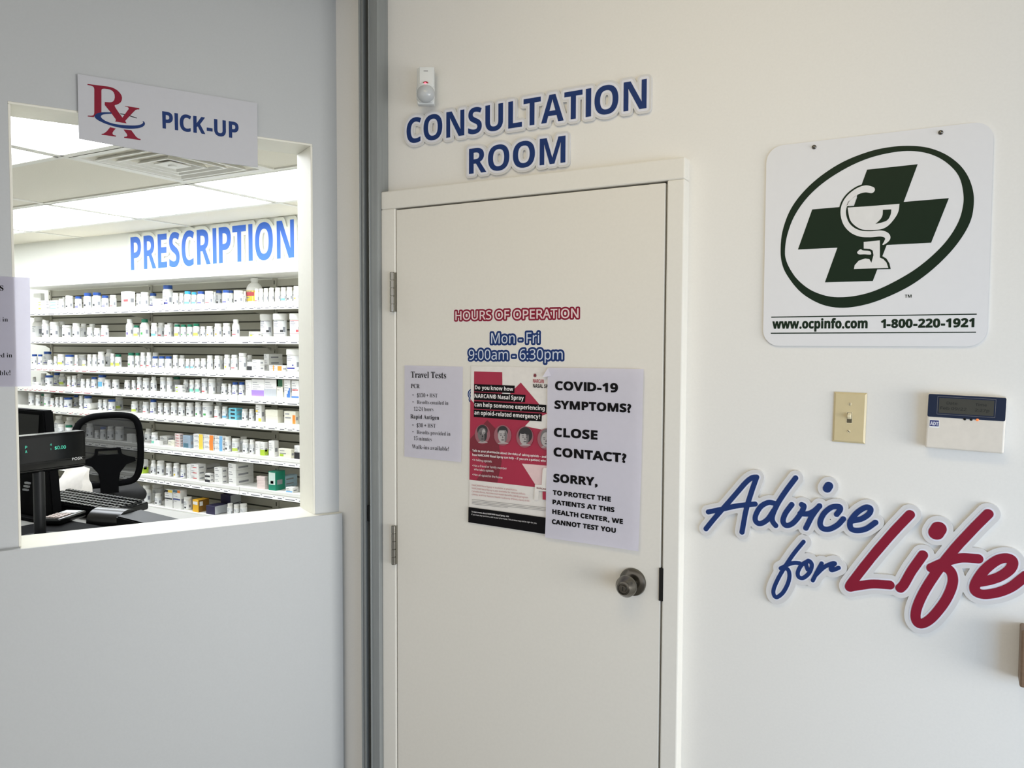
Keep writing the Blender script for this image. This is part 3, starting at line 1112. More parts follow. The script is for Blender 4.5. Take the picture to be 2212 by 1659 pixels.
for p in ((136, 303), (136, 365), (135, 572), (135, 632)):
    x, y = crop_pts(WR, cz, TT, [p])[0]
    flat(bm, [[(x - cx + 0.0016 * math.cos(k * math.pi / 5), y - cy + 0.0019 * math.sin(k * math.pi / 5)) for k in range(10)]], 0.0, 1)
drape(bm, nv, uv, curl1, 0.0005)
tt = tag(obj('paper_notice', bm, [PAPER, INK], mtx=WR @ T(cx, cy, cz)), 'white paper Travel Tests price notice on the door left of the red poster', 'notice')

# its twin hangs from the left wall, half over the hatch
lx, ly = on(WL, 66, 717, 0.002)
tw_me = tt.data.copy()
tw_me.materials[0] = mat('thin_translucent_paper', (214, 212, 226), 0.7, vary=0.01, transl=0.5)
tw = bpy.data.objects.new('paper_notice', tw_me)
COL.objects.link(tw)
tw.matrix_world = WL @ T(lx - 0.1048, ly, 0.002) @ Matrix.Diagonal((1.045, 1.04, 1, 1))
tag(tw, 'white paper notice hanging half over the left edge of the hatch', 'notice')

# red poster
PW = mat('poster_white', (228, 223, 216), 0.4)
PR = mat('poster_red', (164, 30, 62), 0.4, scale=6, vary=0.05)
PRD = mat('poster_dark_red', (118, 24, 42), 0.4)
PP = mat('poster_pink', (226, 196, 194), 0.4)
PG1 = mat('portrait_dark', (40, 38, 40), 0.5)
PG2 = mat('portrait_mid', (112, 106, 106), 0.5)
PG3 = mat('portrait_light', (176, 170, 168), 0.5)
PG4 = mat('portrait_backdrop', (150, 92, 100), 0.5)
TXT = mat('poster_text_white', (240, 236, 234), 0.5)
TXR = mat('poster_text_red', (176, 84, 92), 0.5)
curl2 = lambda u, v: 0.0004
pc = [(1018, 790.5), (1232, 795), (1226, 1162), (1013, 1128)]
bm, cx, cy, uv = sheet(WR, pc, cz, curl2, 6, 8)
for f in bm.faces:
    f.material_index = 0
LV = [0.0006]


def pf(m, *pts, dz=0.0001):
    LV[0] += dz
    flat(bm, [[(p[0] - cx, p[1] - cy) for p in crop_pts(WR, cz, TT, pts)]], LV[0], m)


def pe(m, ex, ey, rx, ry, a0=0, a1=360, dz=0.00006, n=28):
    pf(m, *[(ex + rx * math.cos(math.radians(a0 + (a1 - a0) * k / n)), ey + ry * math.sin(math.radians(a0 + (a1 - a0) * k / n))) for k in range(n + (0 if a1 - a0 == 360 else 1))], dz=dz)


pf(1, (682, 92), (934, 100), (936, 310), (680, 310))
pf(1, (1100, 192), (1336, 470), (1180, 537), (1137, 583), (1345, 625), (1345, 940), (1110, 918), (1246, 1131), (640, 1062), (648, 338), (682, 378), (682, 300), (934, 300), (1000, 292))
pf(2, (800, 528), (930, 660), (905, 760), (930, 900), (890, 1088), (700, 1068), (800, 930), (642, 800), (644, 700))
pf(3, (1110, 918), (1560, 955), (1560, 1165), (1246, 1131))
pf(1, (1345, 625), (1560, 645), (1560, 955), (1345, 940))
for q in (((684, 205), (1047, 220), (1043, 287), (684, 272)), ((684, 278), (1143, 303), (1138, 370), (682, 348)), ((682, 358), (1330, 392), (1328, 463), (682, 425)), ((680, 434), (1290, 470), (1287, 541), (680, 500))):
    pf(4, *q, dz=0.00005)
pf(9, (932, 286), (1008, 291), (1008, 295), (932, 290), dz=0.00004)


def pt(s, st, a, b, cap, m):
    crop_text(bm, WR, TT, s, st, a, b, cap, LV[0] + 0.0003, m, cz, cx, cy)


pt('Do you know how', 'sb', (692, 252), (1033, 268), 34, 9)
pt('NARCAN® Nasal Spray', 'sb', (688, 328), (1128, 350), 36, 9)
pt('can help someone experiencing', 'sb', (688, 405), (1315, 442), 36, 9)
pt('an opioid-related emergency?', 'sb', (686, 478), (1275, 517), 36, 9)
for k in range(4):
    a = math.radians(45 * k)
    dx_, dy_ = math.cos(a), math.sin(a)
    pf(2, (1228 + 15 * dx_ - 3 * dy_, 128 + 17 * dy_ + 3 * dx_), (1228 + 15 * dx_ + 3 * dy_, 128 + 17 * dy_ - 3 * dx_), (1228 - 15 * dx_ + 3 * dy_, 128 - 17 * dy_ - 3 * dx_), (1228 - 15 * dx_ - 3 * dy_, 128 - 17 * dy_ + 3 * dx_), dz=0.00003)
pt('NARCAN', 'sb', (1211, 193), (1308, 198), 33, 1)
pt('NASAL SPRAY', 'sb', (1211, 237), (1400, 245), 33, 4)
# four generic portraits in ovals
for (ex, ey, rx, ry, hair, look) in ((758, 655, 68, 88, 0, 0), (940, 664, 78, 92, 1, 1), (1140, 680, 77, 95, 2, 2), (1330, 697, 77, 95, 3, 3)):
    pe(8, ex, ey, rx, ry)
    pe(7, ex + 4, ey + 76, rx * 0.62, 14, 180, 360)                       # shoulders
    if hair == 2:
        pe(5, ex + 4, ey - 18, 62, 72)
    elif hair == 3:
        pe(6, ex + 4, ey - 8, 56, 82)
    else:
        pe(5, ex, ey - 34, 47, 50)
    pe(7 if hair != 0 else 6, ex + (0 if hair != 2 else -6), ey + 4, 42, 64)  # face
    pe(6 if hair != 0 else 5, ex + (18 if hair != 2 else 14), ey + 8, 22, 52, -90, 90)   # shaded cheek
    if hair == 1:
        pe(5, ex, ey - 44, 44, 32, 180, 360)
    if hair == 0:
        pe(7, ex + 12, ey - 20, 16, 26)
    if hair == 2:
        pe(5, ex - 18, ey - 52, 30, 26)
        pe(5, ex + 22, ey - 50, 26, 30)
    for s_ in (-1, 1):
        pf(5, (ex + s_ * 17 - 11, ey - 14), (ex + s_ * 17 + 11, ey - 14), (ex + s_ * 17 + 10, ey - 9), (ex + s_ * 17 - 10, ey - 9), dz=0.00003)   # brow
        pe(5, ex + s_ * 16, ey + 1, 7, 3.2, dz=0.00003, n=12)             # eye
    pf(6 if hair else 5, (ex + 1, ey + 2), (ex + 9, ey + 26), (ex - 6, ey + 27), dz=0.00003)   # nose
    pe(5, ex + 1, ey + 42, 14, 4, dz=0.00003, n=14)                        # mouth
for s, st, a, b, cap in (('Talk to your pharmacist about the risks of taking opioids – and', 'sb', (672, 808), (1332, 866), 19), ('how NARCAN® Nasal Spray can help – if you are a patient who', 'sb', (672, 846), (1328, 902), 19),
                         ('• Is taking opioids', 'sr', (672, 890), (846, 908), 19), ('• Has a friend or family member', 'sr', (672, 942), (980, 970), 19), ('who takes opioids', 'sr', (686, 976), (862, 994), 19), ('• Has an opioid in the home', 'sr', (672, 1022), (941, 1052), 19)):
    pt(s, st, a, b, cap, 9)
pf(0, (1300, 972), (1312, 955), (1356, 958), (1356, 1112), (1292, 1108), dz=0.00005)
pf(0, (1232, 1104), (1420, 1116), (1420, 1172), (1266, 1160), (1262, 1238), (1250, 1246), (1225, 1240), dz=0.00005)
pf(1, (1300, 1166), (1360, 1172), (1360, 1244), (1300, 1238), dz=0.00005)
pt('NARCAN', 'sb', (1248, 1142), (1330, 1152), 15, 2)
for s, a, b in (('NARCAN® Nasal Spray is available at pharmacies.', (668, 1115), (1075, 1162)), ('NARCAN® Nasal Spray is also available for Veteran Affairs', (668, 1143), (1145, 1197)), ('Canada clients, Non-Insured Health Benefits (NIHB) program', (668, 1170), (1170, 1228)), ('clients, and First Nations Health Authority (FNHA) clients in BC.', (668, 1198), (1190, 1259))):
    pt(s, 'sr', a, b, 14, 10)
for k, (y0_, y1_, xe) in enumerate(((1236, 1312, 1335), (1249, 1325, 1335), (1262, 1338, 1335), (1275, 1310, 990))):
    pf(11, (667, y0_), (xe, y1_), (xe, y1_ + 3), (667, y0_ + 3), dz=0.00003)
pf(4, (637, 1305), (1560, 1432), (1552, 1582), (635, 1441), dz=0.00005)
pt('To learn more about NARCAN® Nasal Spray, visit', 'ss', (665, 1352), (1000, 1396), 13, 9)
pt('If you have any questions, talk to your pharmacist. This product may not be right for you.', 'sr', (665, 1376), (1248, 1456), 12, 9)
tag(obj('poster', bm, [PW, PR, PRD, PP, INK, PG1, PG2, PG3, PG4, TXT, TXR, GREYINK], mtx=WR @ T(cx, cy, cz)), 'red and white nasal spray poster with four round portraits on the door', 'poster')

# long sheet over the poster's right side
CV = (1160, 780, 3.95)
cz2 = DF + 0.0038


def curl3(u, v):
    f1, f2 = 0.285, 0.565
    k = min(abs(v - f1), abs(v - f2)) * 8
    return 0.0006 + 0.0016 * min(1, k) + 0.003 * max(0, u - 0.8) * 5 * (0.5 + 0.5 * math.sin(v * 9)) * 0.7 + (0.003 * (v - 0.9) * 10 if v > 0.9 else 0)


bm, cx, cy, uv = sheet(WR, [(1184, 794), (1391.5, 797), (1381, 1190), (1179, 1160)], cz2, curl3, 16, 40)
bm.verts.ensure_lookup_table()
nv = len(bm.verts)
for s, a, b, cap in (('COVID-19', (160, 243), (692, 265), 72), ('SYMPTOMS?', (155, 403), (805, 437), 68), ('CLOSE', (150, 640), (517, 668), 73), ('CONTACT?', (147, 808), (763, 865), 73), ('SORRY,', (145, 1028), (518, 1063), 68),
                     ('TO PROTECT THE', (140, 1138), (632, 1197), 40), ('PATIENTS AT THIS', (138, 1218), (663, 1287), 39), ('HEALTH CENTER, WE', (136, 1300), (735, 1387), 39), ('CANNOT TEST YOU', (133, 1385), (675, 1463), 39)):
    crop_text(bm, WR, CV, s, 'sb', a, b, cap - 2, 0.0, 1, cz2, cx, cy, 0.00085 if cap > 50 else 0.0005)
drape(bm, nv, uv, curl3, 0.0007)
# turned-up corner with its bit of tape
fl = crop_pts(WR, cz2, CV, [(98, 60), (150, 75), (125, 128), (58, 135)])
vs = [bm.verts.new((p[0] - cx, p[1] - cy, z)) for p, z in zip(fl, (0.004, 0.0035, 0.003, 0.008))]
bm.faces.new(vs).material_index = 0
tag(obj('paper_notice', bm, [PAPER, INK], mtx=WR @ T(cx, cy, cz2)), 'long white notice about COVID-19 symptoms overlapping the red poster on the door', 'notice')

# ---------------------------------------------------------------- pick-up sign over the hatch
PO = 0.004
pts = [on(WL, *p, PO + 0.006) for p in ((166.8, 159), (171, 299), (408, 352), (558, 352), (554.4, 222.9))]
xl = (pts[0][0] + pts[1][0]) / 2
xr = (pts[3][0] + pts[4][0]) / 2
yt = (pts[0][1] + pts[4][1]) / 2
pts = [(xl, yt), (xl, pts[1][1]), (pts[2][0], (pts[2][1] + pts[3][1]) / 2), (xr, (pts[2][1] + pts[3][1]) / 2), (xr, yt)]
px_, py_ = (xl + xr) / 2, yt - 0.1
bm = NB()
sp = lambda L: [(p[0] - px_, p[1] - py_) for p in L]
slab(bm, [sp(pts)], 0.0, 0.006, 0)
RX = (170, 165, 11.06)
rx = lambda *p: sp(crop_pts(WL, PO + 0.006, RX, p))
ZF = 0.0063
flat(bm, [rx((208, 180), (380, 203), (560, 225), (680, 240), (770, 258), (850, 288), (925, 335), (985, 395), (1022, 455), (1037, 510), (1030, 570), (1005, 618), (960, 655), (910, 675), (868, 686), (858, 702), (868, 730), (950, 855), (1045, 985), (1195, 778), (1188, 748), (1160, 730), (1105, 720), (1107, 706), (1448, 758), (1448, 790), (1400, 790), (1362, 802), (1320, 840), (1200, 965), (1110, 1065), (1145, 1125), (865, 1078), (890, 1048), (880, 1020), (760, 855), (622, 685), (622, 612), (740, 620), (785, 615), (825, 596), (850, 560), (862, 505), (858, 440), (838, 385), (800, 343), (750, 318), (690, 303), (620, 295), (570, 298), (552, 308), (543, 335), (543, 850), (545, 880), (470, 890), (385, 940), (360, 975), (215, 960), (217, 937), (300, 940), (348, 930), (366, 905), (372, 870), (372, 310), (366, 275), (350, 250), (320, 232), (280, 218), (208, 205))], ZF, 1)
flat(bm, [rx((750, 1215), (885, 1245), (830, 1310), (805, 1350), (815, 1385), (840, 1405), (890, 1415), (890, 1440), (545, 1395), (545, 1375), (600, 1365), (650, 1330), (690, 1290))], ZF, 1)
flat(bm, [rx((1070, 1270), (1255, 1285), (1310, 1360), (1370, 1440), (1420, 1480), (1480, 1500), (1478, 1525), (1085, 1468), (1085, 1445), (1140, 1440), (1162, 1415), (1155, 1385))], ZF, 1)
sw1 = smooth_loop([(372, 945), (440, 885), (560, 860), (680, 858), (782, 862)], 4, closed=False)
sw2 = smooth_loop([(785, 893), (640, 903), (560, 922), (530, 958), (562, 1010), (680, 1082), (880, 1140), (1150, 1170), (1380, 1172), (1500, 1142), (1540, 1098), (1515, 1064)], 4, closed=False)
sw3 = smooth_loop([(1555, 1078), (1582, 1120), (1565, 1175), (1480, 1225), (1320, 1250), (1100, 1245), (880, 1205), (650, 1135), (480, 1058), (400, 998), (372, 945)], 4, closed=False)
flat(bm, [rx(*(sw1 + sw2 + sw3[:-1]))], ZF + 0.0003, 2)
flat(bm, [rx((985, 883), (1100, 903), (1095, 922), (1000, 906))], ZF + 0.0003, 3)
flat(bm, [rx((1225, 936), (1392, 990), (1386, 1005), (1212, 952))], ZF + 0.0003, 3)
V, Fc = fit_text(WL, 'PICK-UP', 'sb', (351.2, 276.6), (515.2, 299.4), 36, PO + 0.006)
put_bold(bm, V, Fc, ZF, 2, -px_, -py_, 0.0006, 0.0008)
tag(obj('pickup_sign', bm, [mat('grey_white_sign', (196, 197, 202), 0.5, vary=0.008), RED, NAVY, INK], mtx=WL @ T(px_, py_, PO)), 'pale grey Rx PICK-UP sign with slanted corner above the hatch', 'sign')

# ================================================================ the dispensary behind the hatch
BACK, FRONT = 1.79, 1.49                     # back panel and shelf fronts of the shelving run
PCZ = 2.45                                   # its ceiling
SHZ = {1: 1.895, 2: 1.692, 3: 1.489, 4: 1.336, 5: 1.184, 6: 0.981, 7: 0.778, 8: 0.575}
UPX = [-6.27, -5.05, -3.83, -2.61]
SHELFW = mat('white_shelf_enamel', (238, 237, 230), 0.45, vary=0.008)
PANEL = mat('putty_back_panel', (188, 185, 170), 0.55, vary=0.015)
GROOVE = mat('dark_groove', (70, 68, 56), 0.7)
LAB = mat('shelf_label_grey', (104, 104, 112), 0.6)
LABR = mat('shelf_label_red', (190, 96, 104), 0.6)
TILE = mat('ceiling_tile', (226, 221, 206), 0.85, bump=0.25, scale=220, vary=0.03)
TBAR = mat('ceiling_grid_white', (228, 226, 216), 0.5)
LITE = mat('lit_panel_diffuser', (244, 249, 255), 0.5, emit=LAMP, vary=0.0)
DWALL = mat('dispensary_wall_paint', (226, 226, 218), 0.6, bump=0.03, scale=120, vary=0.008)

bm = NB()
box(bm, -7.2, -1.70, 1.80, 1.90, 0, 2.6)
structure(obj('wall_back', bm, DWALL))
bm = NB()
box(bm, -7.3, -7.2, -3.0, 1.9, 0, 2.6)
structure(obj('wall_far_left', bm, DWALL))
bm = NB()
box(bm, -1.79, -1.70, 0.11, 1.79, 0, 2.6)
structure(obj('wall_inner_right', bm, DWALL))
bm = NB()
box(bm, -7.2, -3.2, -3.1, -3.0, 0, 2.6)
structure(obj('wall_near', bm, DWALL))


def part_x(y, off=-PT):                      # x of the partition's back face at a given y
    b = CORNER + LN * off
    return b.x + LD.x * (y - b.y) / LD.y


bm = NB()
YN = -2.9
slab(bm, [[(-7.2, 1.80), (-7.2, YN), (part_x(YN) - 0.01, YN), (part_x(0.05) - 0.005, 0.05), (-1.80, 0.12), (-1.80, 1.80)]], PCZ + 0.004, PCZ + 0.05, 0, back=True)
YL_ = [1.42, 0.80, 0.178, -0.442, -1.062, -1.682, -2.302]
XL_ = [-7.058, -5.838, -4.618, -3.398, -2.178]
for y in YL_:
    box(bm, -7.2, min(part_x(min(y, 0.06)) - 0.03, -1.81), y - 0.012, y + 0.012, PCZ - 0.003, PCZ + 0.006, 1)
for x in XL_:
    ys = max(YN, CORNER.y - PT * LN.y + LD.y * ((x - (CORNER.x - PT * LN.x)) / LD.x)) + 0.06 if x > -3.2 else YN
    box(bm, x - 0.012, x + 0.012, ys, 1.80, PCZ - 0.0035, PCZ + 0.006, 1)
box(bm, -2.788 - 0.012, -2.788 + 0.012, 0.178, 0.80, PCZ - 0.0035, PCZ + 0.006, 1)
structure(obj('ceiling_dispensary', bm, [TILE, TBAR]))

ROWS = {'A': (-0.442, 0.178, 'nearest row'), 'C': (0.80, 1.42, 'row next to the shelves')}
PL = [('A', 2, 'lit ceiling panel nearest the hatch, partly hidden by the pick-up sign'), ('A', 1, 'lit ceiling panel cut off by the left edge of the hatch'), ('A', 0, 'unseen lit ceiling panel added beyond the left edge of the hatch, front row'), ('C', -1, 'unseen lit ceiling panel added beyond the left edge of the hatch, back row'),  # last two panels here are unseen, added to brighten the rear wall evenly
      ('C', 2, 'lit ceiling panel at the right, behind the air vent'), ('C', 1, 'long lit ceiling panel above the PRESCRIPTION lettering, between two others'), ('C', 0, 'lit ceiling panel in the back row at the left edge of the hatch')]
for rw, k, lb in PL:
    y0, y1, _ = ROWS[rw]
    x0, x1 = XL_[k + 1] + 0.012, XL_[k + 2] - 0.012 if k < 3 else -1.9
    t = thing('ceiling_light', lb, 'ceiling light', T((x0 + x1) / 2, (y0 + y1) / 2, PCZ), 'flat light panels in the dispensary ceiling')
    hx, hy = (x1 - x0) / 2, (y1 - y0) / 2 - 0.012
    bm = NB()
    for a, b, c_, d in ((-hx, -hx + 0.016, -hy, hy), (hx - 0.016, hx, -hy, hy), (-hx, hx, -hy, -hy + 0.016), (-hx, hx, hy - 0.016, hy)):
        box(bm, a, b, c_, d, -0.004, 0.003, 0)
    obj('panel_frame', bm, TBAR, t)
    bm = NB()
    box(bm, -hx + 0.016, hx - 0.016, -hy + 0.016, hy - 0.016, -0.002, 0.003, 0)
    obj('diffuser', bm, LITE, t)

# square air diffuser
vx0, vx1, vy0, vy1 = -3.386, -2.800, 0.190, 0.788
vt_ = thing('ceiling_vent', 'square white air diffuser with nested frames in the ceiling', 'air vent', T((vx0 + vx1) / 2, (vy0 + vy1) / 2, PCZ))
VENT = mat('vent_white_enamel', (222, 220, 212), 0.4)
VD = mat('vent_grey_inside', (120, 122, 122), 0.5)


def pyramid_ring(bm, r0, z0, r1, z1, m):
    for k in range(4):
        M4 = Matrix.Rotation(k * math.pi / 2, 4, 'Z')
        q = [M4 @ Vector(p) for p in ((-r0, -r0, z0), (r0, -r0, z0), (r1, -r1, z1), (-r1, -r1, z1))]
        f = bm.faces.new([bm.verts.new(p) for p in q])
        f.material_index = m


bm = NB()
pyramid_ring(bm, 0.295, -0.004, 0.262, -0.004, 0)
pyramid_ring(bm, 0.262, -0.004, 0.240, 0.060, 0)
obj('vent_frame', bm, VENT, vt_)
for r, z in ((0.225, 0.012), (0.165, 0.014), (0.105, 0.010)):
    bm = NB()
    pyramid_ring(bm, r, z - 0.022, r - 0.012, z - 0.022, 0)
    pyramid_ring(bm, r - 0.012, z - 0.022, r - 0.050, z + 0.020, 0)
    pyramid_ring(bm, r, z - 0.022, r - 0.036, z + 0.022, 0)
    obj('vent_cone', bm, VENT, vt_)
bm = NB()
box(bm, -0.26, 0.26, -0.26, 0.26, 0.05, 0.058, 0)
obj('duct_back', bm, VD, vt_)
bm = NB()
box(bm, -0.055, 0.055, -0.055, 0.055, -0.010, -0.006, 0)
lathe(bm, [(0.02, -0.010), (0.018, -0.015), (0, -0.016)], 16, 0)
obj('vent_centre', bm, VENT, vt_)

# PRESCRIPTION lettering on the wall above the shelves
PRF = frame_matrix(Vector((1, 0, 0)), Z3, Vector((0, -1, 0)), Vector((0, 1.80, 0)))
word_sign('word_sign', 'bright blue PRESCRIPTION lettering on the wall above the medicine shelves', 'sign', [('PRESCRIPTION', (286, 584), (638, 556.5), 71)], 'sb', mat('bright_blue_vinyl', (40, 104, 206), 0.45), 0.024, 0.0, PRF, on(PRF, 460, 540), off0=0.001, back_t=0.010, backm=mat('clear_white_acrylic', (232, 232, 220), 0.3), res=0.004)

# shelving bays
def shelf_parts(t, cx, x0, x1, k):
    L, R = x0 - cx + 0.002, x1 - cx - 0.002
    bm = NB()
    box(bm, L, R, BACK + 0.0005, BACK + 0.009, 0.05, 2.06, 0)
    z = 0.10
    while z < 2.06:
        box(bm, L + 0.030, R - 0.030, BACK - 0.0006, BACK + 0.003, z, z + 0.009, 1)
        z += 0.0545
    obj('back_panel', bm, [PANEL, GROOVE], t)
    for xs in ([L] if k < 2 else [L, R - 0.03]):
        bm = NB()
        box(bm, xs, xs + 0.030, BACK - 0.012, BACK, 0.0, 2.10, 0)
        for i in range(36):
            box(bm, xs + 0.011, xs + 0.019, BACK - 0.0126, BACK - 0.011, 0.12 + i * 0.0545, 0.145 + i * 0.0545, 1)
        obj('upright', bm, [PANEL, GROOVE], t)
    r_ = random.Random(40 + k)
    for n, zz in SHZ.items():
        bm = NB()
        box(bm, L, R, FRONT + 0.004, BACK - 0.013, zz - 0.022, zz - 0.0005, 0, bev=0.0015)
        s = obj('shelf', bm, SHELFW, t)
        bm = NB()
        tilt = 0.0 if n < 6 else 0.012
        h = 0.043 if n < 6 else 0.048
        z0_, z1_ = zz - h, zz - 0.001 + (0.003 if n < 6 else 0)
        v = [bm.verts.new(p) for p in ((L, FRONT, z0_), (R, FRONT, z0_), (R, FRONT + tilt, z1_), (L, FRONT + tilt, z1_), (L, FRONT + 0.004, z0_), (R, FRONT + 0.004, z0_), (R, FRONT + 0.004 + tilt, z1_), (L, FRONT + 0.004 + tilt, z1_))]
        for q in ((0, 1, 2, 3), (5, 4, 7, 6), (0, 4, 5, 1), (3, 2, 6, 7), (0, 3, 7, 4), (1, 5, 6, 2)):
            bm.faces.new([v[i] for i in q])
        x = L + 0.02 + r_.random() * 0.03
        while x < R - 0.09:
            w_ = r_.choice((0.028, 0.034, 0.05, 0.075))
            m_ = 2 if (k == 0 and n in (3, 4, 5) and r_.random() < 0.5) else 1
            fz = lambda q: FRONT - 0.0006 + tilt * q
            for (xa, xb, qa, qb) in ((x, x + w_, 0.14, 0.24), (x + w_ + 0.004, x + w_ + 0.018, 0.30, 0.38)):
                f = bm.faces.new([bm.verts.new((xx, fz(q), z0_ + (z1_ - z0_) * q)) for xx, q in ((xa, qa), (xb, qa), (xb, qb), (xa, qb))])
                f.material_index = m_
            x += w_ + 0.026 + r_.random() * 0.02
        obj('price_strip', bm, [SHELFW, LAB, LABR], s)
        for xs in (L + 0.014, R - 0.016):
            bm = NB()
            P = [(BACK - 0.014, zz - 0.023), (FRONT + 0.02, zz - 0.023), (FRONT + 0.02, zz - 0.030), (BACK - 0.05, zz - 0.062), (BACK - 0.014, zz - 0.085)]
            a = [bm.verts.new((xs - 0.0015, *p)) for p in P]
            b = [bm.verts.new((xs + 0.0015, *p)) for p in P]
            bm.faces.new(a)
            bm.faces.new(b[::-1])
            for i in range(5):
                bm.faces.new((a[i], b[i], b[(i + 1) % 5], a[(i + 1) % 5]))
            obj('bracket', bm, PANEL, s)
    bm = NB()
    box(bm, L, R, FRONT + 0.0125, BACK - 0.002, 2.066, 2.080, 0, bev=0.001)
    box(bm, L, R, FRONT, FRONT + 0.012, 2.064, 2.135, 0, bev=0.0015)
    obj('canopy', bm, SHELFW, t)
    bm = NB()
    box(bm, L, R, FRONT, BACK, 0.0, 0.12, 0, bev=0.002)
    obj('base_deck', bm, SHELFW, t)
    if k == 0:
        bm = NB()
        box(bm, L - 0.024, L - 0.001, FRONT + 0.006, BACK + 0.009, 0.0, 1.34, 0, bev=0.003)
        obj('end_panel', bm, SHELFW, t)


for k, lb in enumerate(('white shelving bay at the left end of the medicine wall', 'white shelving bay in the middle of the medicine wall', 'white shelving bay at the right, mostly hidden by the hatch side')):
    x0, x1 = UPX[k], UPX[k + 1]
    cx = (x0 + x1) / 2
    t = thing('shelving_unit', lb, 'shelving', T(cx, 0, 0), 'shelving bays of the medicine wall')
    shelf_parts(t, cx, x0, x1, k)

